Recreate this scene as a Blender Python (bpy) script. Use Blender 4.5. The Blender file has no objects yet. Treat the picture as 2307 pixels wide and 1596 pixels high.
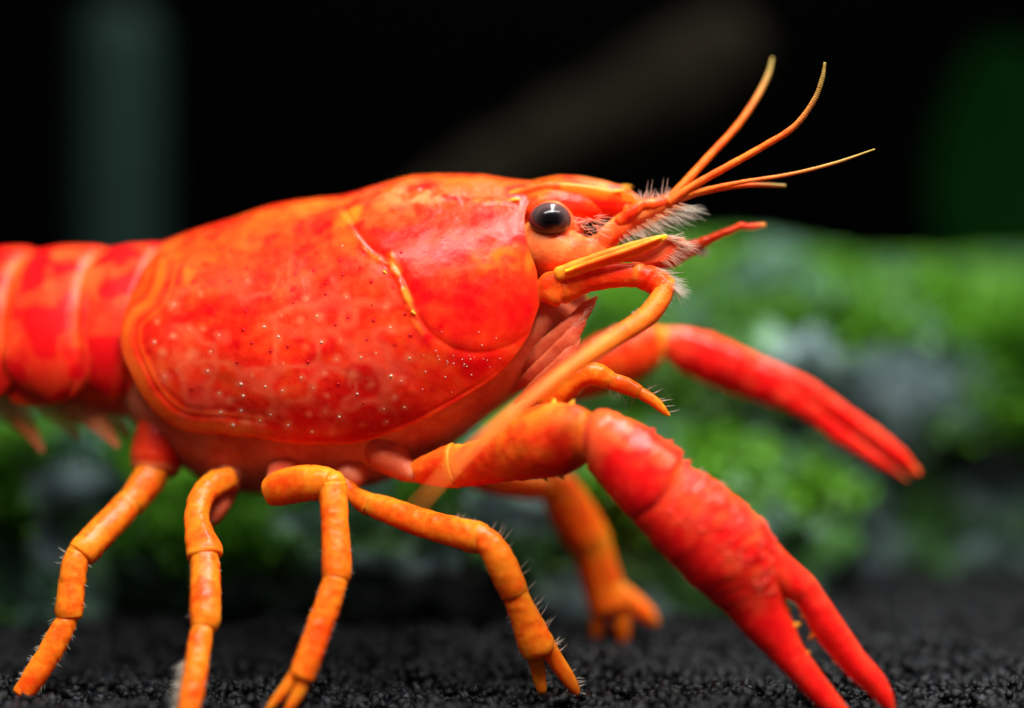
import bpy, math, random
import numpy as np

random.seed(7)
RNG = np.random.default_rng(11)
scene = bpy.context.scene
scene.unit_settings.system = 'METRIC'
scene.unit_settings.scale_length = 0.01          # one unit is one centimetre
scene.unit_settings.length_unit = 'CENTIMETERS'

# ------------------------------------------------------------------ camera
# The frame is 4 cm wide at the crayfish, seen from 8 cm away, pitched down.
K = 576.75                 # measuring steps per centimetre at the crayfish
D = 4614.0                 # camera distance in those steps (8 cm)
PITCH = math.radians(6.0)
CAM_H = 1183.0             # camera height above the gravel, same steps
cam_pos = np.array([0.0, -D * math.cos(PITCH), CAM_H])
RIGHT = np.array([1.0, 0.0, 0.0])
FWD = np.array([0.0, math.cos(PITCH), -math.sin(PITCH)])
UP = np.array([0.0, math.sin(PITCH), math.cos(PITCH)])

cam_data = bpy.data.cameras.new('camera')
cam = bpy.data.objects.new('camera', cam_data)
scene.collection.objects.link(cam)
cam.location = cam_pos / K
cam.rotation_euler = (math.pi / 2 - PITCH, 0, 0)
cam_data.sensor_width = 36.0
cam_data.lens = 72.0
cam_data.clip_start = 0.05
cam_data.clip_end = 400.0
cam_data.dof.use_dof = True
cam_data.dof.focus_distance = (D - 235) / K
cam_data.dof.aperture_fstop = 0.115
scene.camera = cam

# ------------------------------------------------------------------ world and lamps
world = bpy.data.worlds.new('World')
scene.world = world
world.use_nodes = True
bg = world.node_tree.nodes['Background']
bg.inputs[0].default_value = (0.95, 0.98, 1.0, 1)
bg.inputs[1].default_value = 0.09


def area_lamp(name, loc, target, sx, sy, power, color):
    l = bpy.data.lights.new(name, 'AREA')
    l.shape = 'RECTANGLE'
    l.size, l.size_y, l.energy, l.color = sx, sy, power, color
    o = bpy.data.objects.new(name, l)
    scene.collection.objects.link(o)
    o.location = loc
    d = np.array(target) - np.array(loc)
    d = d / np.linalg.norm(d)
    import mathutils
    o.rotation_euler = mathutils.Vector(d).to_track_quat('-Z', 'Y').to_euler()
    return o


area_lamp('aquarium_strip_lamp', (2.0, -5.2, 12.5), (0.3, 0.0, 1.0), 16, 0.8, 3300, (1.0, 0.97, 0.92))
area_lamp('aquarium_strip_lamp', (2.0, 0.8, 13.2), (0.5, 0.8, 0.5), 16, 0.8, 3300, (1.0, 0.98, 0.95))

scene.view_settings.view_transform = 'Standard'
scene.view_settings.look = 'None'
scene.view_settings.gamma = 1.0
scene.view_settings.exposure = 0.0
scene.cycles.use_denoising = True
scene.cycles.max_bounces = 5
scene.cycles.transparent_max_bounces = 6

# ------------------------------------------------------------------ helpers


def cam_to_world(c):
    """c[...,3] = right, up, depth measured from the crayfish plane"""
    c = np.asarray(c, float)
    return (cam_pos + c[..., 0:1] * RIGHT + c[..., 1:2] * UP + (c[..., 2:3] + D) * FWD) / K


def unproj(x, y, d):
    x, y, d = np.broadcast_arrays(np.asarray(x, float), np.asarray(y, float), np.asarray(d, float))
    s = (D + d) / D
    return np.stack([(x - 1153.5) * s, (798.0 - y) * s, d], -1)


def project(c):
    s_ = (D + c[..., 2]) / D
    return c[..., 0] / s_ + 1153.5, 798.0 - c[..., 1] / s_


def P(x, y, d):
    return cam_to_world(unproj(x, y, d))


def hash3(i, j, k, seed):
    h = (i.astype(np.int64) * 374761393 + j.astype(np.int64) * 668265263 + k.astype(np.int64) * 2147483647 + seed * 974711)
    h = (h ^ (h >> 13)) * 1274126177
    h = h & 0x7fffffff
    h = (h ^ (h >> 16)) & 0xffff
    return h / 65535.0


def vnoise(p, scale, seed=0):
    q = np.asarray(p, float) / scale
    f = np.floor(q)
    t = q - f
    t = t * t * (3 - 2 * t)
    i, j, k = (f[..., a].astype(np.int64) for a in range(3))
    out = 0
    for a in (0, 1):
        for b in (0, 1):
            for c in (0, 1):
                w = (t[..., 0] if a else 1 - t[..., 0]) * (t[..., 1] if b else 1 - t[..., 1]) * (t[..., 2] if c else 1 - t[..., 2])
                out = out + w * hash3(i + a, j + b, k + c, seed)
    return out * 2 - 1


def fbm(p, scale, oct=4, seed=0):
    s, a, out = scale, 1.0, 0
    for o in range(oct):
        out = out + a * vnoise(p, s, seed + o * 17)
        s *= 0.5
        a *= 0.5
    return out


def sstep(a, b, x):
    t = np.clip((np.asarray(x, float) - a) / (b - a), 0, 1)
    return t * t * (3 - 2 * t)


def catmull(pts, n):
    pts = np.asarray(pts, float)
    if len(pts) == 2:
        t = np.linspace(0, 1, n)[:, None]
        return pts[0] * (1 - t) + pts[1] * t
    seg = np.linalg.norm(np.diff(pts[:, :2], axis=0), axis=1) + 1e-6
    u = np.concatenate([[0], np.cumsum(seg)])
    m = np.zeros_like(pts)
    m[1:-1] = (pts[2:] - pts[:-2]) / (u[2:] - u[:-2])[:, None]
    m[0] = (pts[1] - pts[0]) / seg[0]
    m[-1] = (pts[-1] - pts[-2]) / seg[-1]
    s = np.linspace(0, u[-1], n)
    k = np.clip(np.searchsorted(u, s, side='right') - 1, 0, len(pts) - 2)
    h = (u[k + 1] - u[k])
    t = ((s - u[k]) / h)[:, None]
    h = h[:, None]
    return ((2 * t**3 - 3 * t**2 + 1) * pts[k] + (t**3 - 2 * t**2 + t) * h * m[k]
            + (-2 * t**3 + 3 * t**2) * pts[k + 1] + (t**3 - t**2) * h * m[k + 1])


def grid_faces(n, m, wrap=False, off=0):
    mm = m if wrap else m - 1
    i, j = np.meshgrid(np.arange(n - 1), np.arange(mm), indexing='ij')
    j2 = (j + 1) % m
    f = np.stack([i * m + j, i * m + j2, (i + 1) * m + j2, (i + 1) * m + j], -1).reshape(-1, 4)
    return f + off


def make_mesh(name, V, loops, sizes, mat, attrs=None, smooth=True):
    V = np.asarray(V, np.float32).reshape(-1, 3)
    me = bpy.data.meshes.new(name)
    me.vertices.add(len(V))
    me.vertices.foreach_set('co', V.ravel())
    loops = np.asarray(loops, np.int32)
    sizes = np.asarray(sizes, np.int32)
    me.loops.add(len(loops))
    me.loops.foreach_set('vertex_index', loops)
    me.polygons.add(len(sizes))
    me.polygons.foreach_set('loop_start', np.concatenate([[0], np.cumsum(sizes)[:-1]]).astype(np.int32))
    if smooth:
        me.polygons.foreach_set('use_smooth', np.ones(len(sizes), bool))
    for k, a in (attrs or {}).items():
        at = me.attributes.new(k, 'FLOAT', 'POINT')
        at.data.foreach_set('value', np.asarray(a, np.float32).ravel())
    me.update(calc_edges=True)
    me.validate()
    me.materials.append(mat)
    return me


def link(name, me, parent=None, origin=None):
    o = bpy.data.objects.new(name, me)
    scene.collection.objects.link(o)
    if parent is not None:
        o.parent = parent
    return o


def root_origin(parent):
    while parent is not None and parent.parent is not None:
        parent = parent.parent
    return np.array(parent.location) if parent is not None else np.zeros(3)


def obj(name, V, quads, mat, parent=None, attrs=None, caps=(), tris=None, smooth=True):
    """V world coordinates; quads (n,4); caps: list of index lists"""
    V = np.asarray(V, float).reshape(-1, 3) - root_origin(parent)
    parts, sizes = [], []
    if quads is not None and len(quads):
        parts.append(np.asarray(quads).ravel())
        sizes.append(np.full(len(quads), 4))
    if tris is not None and len(tris):
        parts.append(np.asarray(tris).ravel())
        sizes.append(np.full(len(tris), 3))
    for c in caps:
        parts.append(np.asarray(c))
        sizes.append([len(c)])
    me = make_mesh(name, V, np.concatenate(parts), np.concatenate(sizes), mat, attrs, smooth)
    return link(name, me, parent)


def empty(name, loc, label, cat, group=None):
    o = bpy.data.objects.new(name, None)
    scene.collection.objects.link(o)
    o.location = tuple(float(v) for v in loc)
    o.empty_display_size = 0.2
    o['label'] = label
    o['category'] = cat
    if group:
        o['group'] = group
    return o


class Rings:
    """collects lofted tubes into one mesh; every ring is in camera-axis coordinates"""

    def __init__(self):
        self.V, self.F, self.C, self.A, self.n = [], [], [], {}, 0

    def add(self, R, attrs=None):
        n, m = R.shape[:2]
        self.V.append(R.reshape(-1, 3))
        self.F.append(grid_faces(n, m, True, self.n))
        self.C.append(list(self.n + np.arange(m)[::-1]))
        self.C.append(list(self.n + (n - 1) * m + np.arange(m)))
        for k in ('pale', 'deep', 'along'):
            a = (attrs or {}).get(k, np.zeros((n, m)))
            self.A.setdefault(k, []).append(np.broadcast_to(a, (n, m)).ravel())
        self.n += n * m

    def build(self, name, mat, parent):
        V = cam_to_world(np.concatenate(self.V))
        return obj(name, V, np.concatenate(self.F), mat, parent,
                   {k: np.concatenate(v) for k, v in self.A.items()}, self.C)


def ring_set(C, N, hw, th, m=28, power=2.0, cap0=0.7, cap1=0.7, rough=0.0, rscale=14, seed=1, ridge=None):
    """C centres (n,3), N unit in-plane normals (n,3), hw/th half sizes (n,)"""
    T = np.gradient(C, axis=0)
    T /= np.linalg.norm(T, axis=1)[:, None] + 1e-9
    N = N - (N * T).sum(1)[:, None] * T
    N /= np.linalg.norm(N, axis=1)[:, None] + 1e-9
    B = np.cross(T, N)
    al = np.linspace(0, 1, len(C))

    def cap(i, sgn, ln):
        k = 6
        ph = np.linspace(0, math.pi / 2, k + 1)[1:]
        f = np.cos(ph)
        f[-1] = 0.04
        cc = C[i] + sgn * T[i] * (np.sin(ph) * ln * hw[i])[:, None]
        return cc, np.repeat(N[i][None], k, 0), np.repeat(B[i][None], k, 0), f * hw[i], f * th[i], np.full(k, al[i])
    blocks = []
    if cap0 > 0:
        b = cap(0, -1, cap0)
        blocks.append(tuple(a[::-1] for a in b))
    blocks.append((C, N, B, hw, th, al))
    if cap1 > 0:
        blocks.append(cap(-1, 1, cap1))
    C2, N2, B2, h2, t2, a2 = (np.concatenate([b[q] for b in blocks]) for q in range(6))
    ang = np.linspace(0, 2 * math.pi, m, endpoint=False)
    c, s = np.cos(ang), np.sin(ang)
    cs = np.sign(c) * np.abs(c)**(2 / power)
    sn = np.sign(s) * np.abs(s)**(2 / power)
    off = N2[:, None, :] * (h2[:, None] * cs)[..., None] + B2[:, None, :] * (t2[:, None] * sn)[..., None]
    R = C2[:, None, :] + off
    if rough:
        nz = fbm(R, rscale, 3, seed)
        if ridge is not None:
            nz = nz * ridge(a2[:, None], c[None, :])
        ln = np.linalg.norm(off, axis=-1, keepdims=True) + 1e-6
        R = R + off / ln * (nz * rough)[..., None] * np.clip(ln / 12, 0, 1)
    return R, np.broadcast_to(a2[:, None], R.shape[:2]), np.broadcast_to(c[None, :], R.shape[:2])


def tube(stations, flat=1.0, step=4.0, **kw):
    """stations: (x, y, halfwidth, depth)"""
    st = np.asarray(stations, float)
    L = np.linalg.norm(np.diff(st[:, :2], axis=0), axis=1).sum()
    n = max(6, int(L / step))
    s = catmull(st, n)
    C = unproj(s[:, 0], s[:, 1], s[:, 3])
    sc = (D + s[:, 3]) / D
    T = np.gradient(C, axis=0)
    N = np.stack([T[:, 1], -T[:, 0], 0 * T[:, 0]], -1)
    # N points to the right-hand side of the travel direction; flip so that +N is the upper side
    if np.sum(N[:, 1]) < 0:
        N = -N
    N *= np.concatenate([[1.0], np.cumprod(np.where((N[1:] * N[:-1]).sum(1) < 0, -1.0, 1.0))])[:, None]
    hw = np.maximum(s[:, 2], 0.6) * sc
    return ring_set(C, N, hw, hw * flat, **kw)


def blade(stations, thick=0.6, step=4.0, **kw):
    """stations: (Ux, Uy, Lx, Ly, depth[, thickness factor]); U upper outline, L lower outline"""
    st = np.asarray(stations, float)
    mid = np.stack([(st[:, 0] + st[:, 2]) / 2, (st[:, 1] + st[:, 3]) / 2], 1)
    L = np.linalg.norm(np.diff(mid, axis=0), axis=1).sum()
    n = max(8, int(L / step))
    s = catmull(np.concatenate([mid, st], 1), n)[:, 2:]
    U = unproj(s[:, 0], s[:, 1], s[:, 4])
    Lo = unproj(s[:, 2], s[:, 3], s[:, 4])
    C = (U + Lo) / 2
    N = (U - Lo)
    hw = np.linalg.norm(N, axis=1) / 2
    # keep the true half width although N is made square to the axis
    T = np.gradient(C, axis=0)
    T /= np.linalg.norm(T, axis=1)[:, None]
    Nn = N / (2 * hw[:, None])
    cosang = np.sqrt(np.clip(1 - (Nn * T).sum(1)**2, 0.3, 1))
    hw = hw * cosang
    th = hw * (s[:, 5] if s.shape[1] > 5 else thick)
    return ring_set(C, Nn, hw, th, **kw)


def cones(items, sides=6):
    """items: (base world, direction world, length, radius) -> V, tris"""
    V, F, n = [], [], 0
    for b, d, ln, r in items:
        d = np.asarray(d, float)
        d = d / (np.linalg.norm(d) + 1e-9)
        a = np.cross(d, [0.3, 0.5, 0.8])
        a /= np.linalg.norm(a)
        c = np.cross(d, a)
        b = np.asarray(b, float)
        for k in range(sides):
            t = 2 * math.pi * k / sides
            V.append(b - d * r * 0.5 + r * (a * math.cos(t) + c * math.sin(t)))
        for k in range(sides):
            t = 2 * math.pi * k / sides
            V.append(b + d * ln * 0.55 + 0.62 * r * (a * math.cos(t) + c * math.sin(t)))
        V.append(b + d * ln)
        for k in range(sides):
            k2 = (k + 1) % sides
            F += [(n + k, n + k2, n + sides + k2), (n + k, n + sides + k2, n + sides + k), (n + sides + k, n + sides + k2, n + 2 * sides)]
        n += 2 * sides + 1
    return np.array(V), np.array(F)


def hairs(items, width=1.3, segs=4):
    """items: (x, y, depth, dx, dy, ddepth, droop) in measuring steps -> V world, quads ; tapered three-sided hairs"""
    it = np.asarray(items, float)
    n = len(it)
    b = unproj(it[:, 0], it[:, 1], it[:, 2])
    d = np.stack([it[:, 3], -it[:, 4], it[:, 5]], 1)
    ln = np.linalg.norm(d, axis=1, keepdims=True)
    T = d / ln
    side = np.cross(T, [0.1, 0.2, 1.0])
    side /= np.linalg.norm(side, axis=1, keepdims=True)
    oth = np.cross(T, side)
    w = it[:, 7:8] if it.shape[1] > 7 else np.full((n, 1), width)
    t = np.linspace(0, 1, segs + 1)
    V = np.zeros((n, segs + 1, 3, 3))
    for q, tq in enumerate(t):
        c = b + d * tq + side * (it[:, 6:7] * tq * tq) 
        r = w * (1 - 0.85 * tq)
        for k in range(3):
            a = 2 * math.pi * k / 3
            V[:, q, k] = c + r * (side * math.cos(a) + oth * math.sin(a))
    base = np.arange(n)[:, None] * (segs + 1) * 3
    q = grid_faces(segs + 1, 3, True).reshape(1, -1, 4)
    F = (base[:, :, None] + q).reshape(-1, 4)
    return cam_to_world(V.reshape(-1, 3)), F, np.tile(np.repeat(t, 3), n)


def spine_each(items, name, mat, parent, sides=8):
    for q in items:
        V, F = cones([q], sides)
        obj(name, V, None, mat, parent, tris=F)


# ------------------------------------------------------------------ materials
def new_mat(name):
    m = bpy.data.materials.new(name)
    m.use_nodes = True
    nt = m.node_tree
    nt.nodes.clear()
    out = nt.nodes.new('ShaderNodeOutputMaterial')
    b = nt.nodes.new('ShaderNodeBsdfPrincipled')
    nt.links.new(b.outputs[0], out.inputs[0])
    return m, nt, b


def nd(nt, t, **kw):
    n = nt.nodes.new(t)
    for k, v in kw.items():
        setattr(n, k, v)
    return n


def noise_node(nt, coord, scale, detail=3, rough=0.5, dist=0.0):
    n = nd(nt, 'ShaderNodeTexNoise')
    n.inputs['Scale'].default_value = scale
    n.inputs['Detail'].default_value = detail
    n.inputs['Roughness'].default_value = rough
    n.inputs['Distortion'].default_value = dist
    nt.links.new(coord, n.inputs['Vector'])
    return n.outputs[0]


def ramp(nt, fac, stops):
    r = nd(nt, 'ShaderNodeValToRGB')
    e = r.color_ramp.elements
    while len(e) < len(stops):
        e.new(0.5)
    for k, (p, c) in enumerate(stops):
        e[k].position = p
        e[k].color = c if len(c) == 4 else (*c, 1)
    nt.links.new(fac, r.inputs[0])
    return r.outputs[0]


def mix(nt, fac, a, b):
    m = nd(nt, 'ShaderNodeMix', data_type='RGBA')
    for inp, v in ((m.inputs[0], fac), (m.inputs[6], a), (m.inputs[7], b)):
        if isinstance(v, (tuple, list)):
            inp.default_value = v if len(v) == 4 else (*v, 1)
        elif isinstance(v, (int, float)):
            inp.default_value = v
        else:
            nt.links.new(v, inp)
    return m.outputs[2]


def attr(nt, name):
    a = nd(nt, 'ShaderNodeAttribute', attribute_name=name)
    return a.outputs['Fac']


def math_node(nt, op, a, b=None, clamp=False):
    m = nd(nt, 'ShaderNodeMath', operation=op, use_clamp=clamp)
    for inp, v in ((m.inputs[0], a), (m.inputs[1], b)):
        if v is None:
            continue
        if isinstance(v, (int, float)):
            inp.default_value = v
        else:
            nt.links.new(v, inp)
    return m.outputs[0]


def chitin(name, main, deep, light, pale, big=7.0, fine=26.0, rough=0.32, sss=0.3, sss_scale=0.05, bump=0.25, coat=0.0, bias=0.5, spread=0.16, trans=0.0, alpha=1.0, gold=(0.95, 0.25, 0.014), ior=1.26):
    m, nt, b = new_mat(name)
    tc = nd(nt, 'ShaderNodeTexCoord').outputs['Object']
    n1 = noise_node(nt, tc, big, 4, 0.55, 0.4)
    n2 = noise_node(nt, tc, fine, 3, 0.5)
    f = math_node(nt, 'ADD', math_node(nt, 'MULTIPLY', n1, 0.72), math_node(nt, 'MULTIPLY', n2, 0.28))
    col = ramp(nt, f, [(bias - spread, deep), (bias, main), (bias + spread, light)])
    col = mix(nt, math_node(nt, 'MULTIPLY', attr(nt, 'deep'), 1.0, True), col, deep)
    col = mix(nt, math_node(nt, 'MULTIPLY', attr(nt, 'pale'), 1.0, True), col, pale)
    col = mix(nt, math_node(nt, 'MULTIPLY', attr(nt, 'gold'), 1.0, True), col, gold)
    nt.links.new(col, b.inputs['Base Color'])
    rr = ramp(nt, n2, [(0.3, (rough * 0.8,) * 3), (0.7, (rough * 1.35,) * 3)])
    nt.links.new(rr, b.inputs['Roughness'])
    b.inputs['IOR'].default_value = ior
    b.inputs['Subsurface Weight'].default_value = sss
    b.inputs['Subsurface Radius'].default_value = (1.0, 0.35, 0.12)
    b.inputs['Subsurface Scale'].default_value = sss_scale
    b.inputs['Coat Weight'].default_value = coat
    b.inputs['Coat Roughness'].default_value = 0.12
    b.inputs['Transmission Weight'].default_value = trans
    b.inputs['Alpha'].default_value = alpha
    if bump:
        bn = nd(nt, 'ShaderNodeBump')
        bn.inputs['Strength'].default_value = bump
        bn.inputs['Distance'].default_value = 0.01
        n3 = noise_node(nt, tc, 60.0, 3, 0.6)
        nt.links.new(n3, bn.inputs['Height'])
        nt.links.new(bn.outputs[0], b.inputs['Normal'])
    return m


RED = (0.93, 0.028, 0.006)
DEEP = (0.74, 0.002, 0.005)
LITE = (0.95, 0.075, 0.012)
YEL = (0.95, 0.300, 0.016)
shell = chitin('carapace_shell', RED, DEEP, LITE, (0.95, 0.20, 0.085), big=6.5, fine=24, rough=0.26, sss=0.5, sss_scale=0.07, coat=0.0, ior=1.27, spread=0.15, bump=0.10)
shell_tail = chitin('abdomen_shell', (0.93, 0.040, 0.010), (0.82, 0.004, 0.006), (0.95, 0.09, 0.016), (0.95, 0.13, 0.008), big=5.0, fine=18, rough=0.34, sss=0.35)
rostrum_mat = chitin('rostrum_shell', (0.93, 0.045, 0.006), (0.80, 0.003, 0.006), (0.95, 0.16, 0.010), YEL, big=11.0, fine=24, rough=0.30, sss=0.3)
claw_mat = chitin('claw_shell', (0.92, 0.010, 0.008), (0.76, 0.002, 0.006), (0.95, 0.042, 0.018), (0.95, 0.115, 0.026), big=9.0, fine=34, rough=0.24, sss=0.35, bump=0.2, ior=1.3)
merus_mat = chitin('claw_arm_shell', (0.94, 0.065, 0.006), (0.86, 0.010, 0.004), (0.95, 0.17, 0.010), (0.95, 0.30, 0.020), big=6.0, fine=26, rough=0.34, sss=0.35, bump=0.3)
leg_mat = chitin('leg_shell', (0.95, 0.150, 0.006), (0.93, 0.070, 0.003), (0.95, 0.235, 0.010), (0.95, 0.34, 0.018), big=8.0, fine=44, rough=0.30, sss=0.6, sss_scale=0.11, bump=0.15, spread=0.13, ior=1.3)
flesh_mat = chitin('pale_joint_skin', (0.80, 0.17, 0.075), (0.66, 0.075, 0.028), (0.86, 0.27, 0.14), (0.88, 0.34, 0.19), big=5.0, fine=22, rough=0.4, sss=0.4, sss_scale=0.08)
soft_mat = chitin('soft_face_skin', (0.95, 0.16, 0.030), (0.92, 0.07, 0.010), (0.95, 0.26, 0.075), (0.95, 0.34, 0.11), big=7.0, fine=24, rough=0.30, sss=0.45, sss_scale=0.07)
ant_mat = chitin('antenna_shell', (0.93, 0.15, 0.010), (0.88, 0.07, 0.006), (0.93, 0.22, 0.02), (0.40, 0.28, 0.07), big=9.0, fine=60, rough=0.4, sss=0.3, bump=0.3)
scale_mat = chitin('antennal_scale_shell', (0.95, 0.22, 0.015), (0.93, 0.11, 0.008), (0.95, 0.30, 0.016), (0.97, 0.50, 0.020), big=8.0, fine=20, rough=0.28, sss=0.35)
fin_mat = chitin('swimmeret_skin', (0.92, 0.20, 0.08), (0.85, 0.12, 0.04), (0.95, 0.32, 0.16), (0.8, 0.3, 0.2), big=6.0, rough=0.4, sss=0.0, bump=0.0, alpha=0.5)
plate_mat = chitin('thin_plate_skin', (0.93, 0.14, 0.045), (0.90, 0.06, 0.02), (0.95, 0.25, 0.10), (0.95, 0.34, 0.2), big=8.0, rough=0.35, sss=0.4, bump=0.1)
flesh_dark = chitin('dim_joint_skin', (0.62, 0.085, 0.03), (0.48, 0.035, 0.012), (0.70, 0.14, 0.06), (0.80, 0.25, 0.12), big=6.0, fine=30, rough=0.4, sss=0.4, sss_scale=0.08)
coxa_mat = chitin('coxa_red', (0.80, 0.025, 0.006), (0.62, 0.008, 0.004), (0.88, 0.07, 0.012), (0.9, 0.22, 0.06), sss=0.3)


def simple_mat(name, col, rough=0.5, alpha=1.0, sss=0.0, ior=1.1):
    m, nt, b = new_mat(name)
    tc = nd(nt, 'ShaderNodeTexCoord').outputs['Object']
    n = noise_node(nt, tc, 14.0, 3)
    c = ramp(nt, n, [(0.3, tuple(v * 0.8 for v in col)), (0.7, tuple(min(1, v * 1.15) for v in col))])
    nt.links.new(c, b.inputs['Base Color'])
    b.inputs['Roughness'].default_value = rough
    b.inputs['Alpha'].default_value = alpha
    b.inputs['IOR'].default_value = ior
    return m




def hair_material(name, col, root):
    m = bpy.data.materials.new(name)
    m.use_nodes = True
    nt = m.node_tree
    nt.nodes.clear()
    out = nd(nt, 'ShaderNodeOutputMaterial')
    tc = nd(nt, 'ShaderNodeTexCoord').outputs['Object']
    c = ramp(nt, noise_node(nt, tc, 30.0, 2), [(0.3, tuple(v * 0.9 for v in col)), (0.7, col)])
    c = mix(nt, ramp(nt, attr(nt, 'along'), [(0.0, (1, 1, 1)), (0.45, (0, 0, 0))]), c, root)
    d, t, mx_ = nd(nt, 'ShaderNodeBsdfDiffuse'), nd(nt, 'ShaderNodeBsdfTranslucent'), nd(nt, 'ShaderNodeMixShader')
    nt.links.new(c, d.inputs[0])
    nt.links.new(c, t.inputs[0])
    mx_.inputs[0].default_value = 0.6
    nt.links.new(d.outputs[0], mx_.inputs[1])
    nt.links.new(t.outputs[0], mx_.inputs[2])
    tr = nd(nt, 'ShaderNodeBsdfTransparent')
    m2_ = nd(nt, 'ShaderNodeMixShader')
    m2_.inputs[0].default_value = 0.18
    nt.links.new(mx_.outputs[0], m2_.inputs[1])
    nt.links.new(tr.outputs[0], m2_.inputs[2])
    nt.links.new(m2_.outputs[0], out.inputs[0])
    return m


hair_mat = hair_material('pale_bristle', (0.98, 0.94, 0.84), (0.97, 0.52, 0.28))
hair_pink = hair_material('pink_bristle', (0.98, 0.80, 0.68), (0.97, 0.36, 0.16))
white_tip = chitin('tubercle_pale', (0.96, 0.55, 0.40), (0.95, 0.44, 0.28), (0.97, 0.66, 0.52), (0.95, 0.5, 0.4), sss=0.6, bump=0.0, rough=0.25, ior=1.35)
red_tip = chitin('tubercle_red', (0.70, 0.003, 0.008), (0.62, 0.002, 0.006), (0.75, 0.006, 0.012), (0.8, 0.1, 0.05), sss=0.6, bump=0.0)
yel_tip = simple_mat('spine_yellow', (0.95, 0.36, 0.03), 0.3)

# eye: dark brown facets round a black core, glossy
eye_mat, nt, b = new_mat('eye_cornea')
ax = attr(nt, 'along')
tc = nd(nt, 'ShaderNodeTexCoord').outputs['Object']
vz = nd(nt, 'ShaderNodeTexVoronoi')
vz.inputs['Scale'].default_value = 150.0
nt.links.new(tc, vz.inputs['Vector'])
colr = ramp(nt, ax, [(0.0, (0.085, 0.042, 0.040)), (0.70, (0.080, 0.046, 0.046)), (0.88, (0.018, 0.010, 0.012)), (0.96, (0.002, 0.0015, 0.002))])
nt.links.new(colr, b.inputs['Base Color'])
b.inputs['Roughness'].default_value = 0.20
b.inputs['IOR'].default_value = 1.36
b.inputs['Coat Weight'].default_value = 0.12
b.inputs['Coat Roughness'].default_value = 0.06
bn = nd(nt, 'ShaderNodeBump')
bn.inputs['Strength'].default_value = 0.06
bn.inputs['Distance'].default_value = 0.003
nt.links.new(vz.outputs['Distance'], bn.inputs['Height'])
nt.links.new(bn.outputs[0], b.inputs['Normal'])

# gravel
gravel_mat, nt, b = new_mat('black_gravel')
b.inputs['IOR'].default_value = 1.27
tc = nd(nt, 'ShaderNodeTexCoord').outputs['Object']
nA = noise_node(nt, tc, 30.0, 3)
nB = noise_node(nt, tc, 18.0, 2)
c1 = ramp(nt, nA, [(0.34, (0.0012, 0.0015, 0.0019)), (0.60, (0.0042, 0.0050, 0.0064)), (0.74, (0.040, 0.046, 0.058))])
nt.links.new(c1, b.inputs['Base Color'])
nt.links.new(ramp(nt, nB, [(0.3, (0.22,) * 3), (0.7, (0.5,) * 3)]), b.inputs['Roughness'])
bn = nd(nt, 'ShaderNodeBump')
bn.inputs['Strength'].default_value = 0.6
bn.inputs['Distance'].default_value = 0.01
nt.links.new(noise_node(nt, tc, 90.0, 4, 0.65), bn.inputs['Height'])
nt.links.new(bn.outputs[0], b.inputs['Normal'])

# stone and moss
stone_mat, nt, b = new_mat('algae_covered_stone')
b.inputs['IOR'].default_value = 1.15
tc = nd(nt, 'ShaderNodeTexCoord').outputs['Object']
s1 = noise_node(nt, tc, 1.5, 4, 0.6, 0.6)
s2 = noise_node(nt, tc, 5.5, 4, 0.62)
sc_ = ramp(nt, s2, [(0.36, (0.012, 0.022, 0.022)), (0.48, (0.055, 0.088, 0.088)), (0.60, (0.19, 0.27, 0.28))])
gc_ = ramp(nt, s2, [(0.34, (0.006, 0.022, 0.006)), (0.50, (0.035, 0.10, 0.022)), (0.60, (0.08, 0.19, 0.06)), (0.68, (0.22, 0.34, 0.30))])
colr = mix(nt, ramp(nt, s1, [(0.44, (0, 0, 0)), (0.54, (1, 1, 1))]), sc_, gc_)
colr = mix(nt, attr(nt, 'pale'), colr, ramp(nt, s2, [(0.36, (0.016, 0.030, 0.032)), (0.50, (0.060, 0.092, 0.098)), (0.62, (0.18, 0.25, 0.265))]))
nt.links.new(colr, b.inputs['Base Color'])
b.inputs['Roughness'].default_value = 0.7
bn = nd(nt, 'ShaderNodeBump')
bn.inputs['Strength'].default_value = 0.8
bn.inputs['Distance'].default_value = 0.06
nt.links.new(s2, bn.inputs['Height'])
nt.links.new(bn.outputs[0], b.inputs['Normal'])

moss_mat, nt, b = new_mat('green_moss')
b.inputs['IOR'].default_value = 1.15
tc = nd(nt, 'ShaderNodeTexCoord').outputs['Object']
m1 = noise_node(nt, tc, 1.6, 3, 0.6)
m2 = noise_node(nt, tc, 14.0, 3, 0.6)
fm = math_node(nt, 'ADD', math_node(nt, 'MULTIPLY', m1, 0.6), math_node(nt, 'MULTIPLY', m2, 0.4))
nt.links.new(ramp(nt, fm, [(0.34, (0.018, 0.06, 0.006)), (0.45, (0.075, 0.24, 0.016)), (0.56, (0.15, 0.38, 0.030)), (0.66, (0.26, 0.46, 0.20))]), b.inputs['Base Color'])
mcol = b.inputs['Base Color'].links[0].from_socket
m3 = noise_node(nt, tc, 2.6, 3, 0.6, 0.5)
nt.links.new(mix(nt, ramp(nt, m3, [(0.50, (0, 0, 0)), (0.62, (0.85, 0.85, 0.85))]), mcol, (0.17, 0.30, 0.26)), b.inputs['Base Color'])
b.inputs['Roughness'].default_value = 0.55

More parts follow.
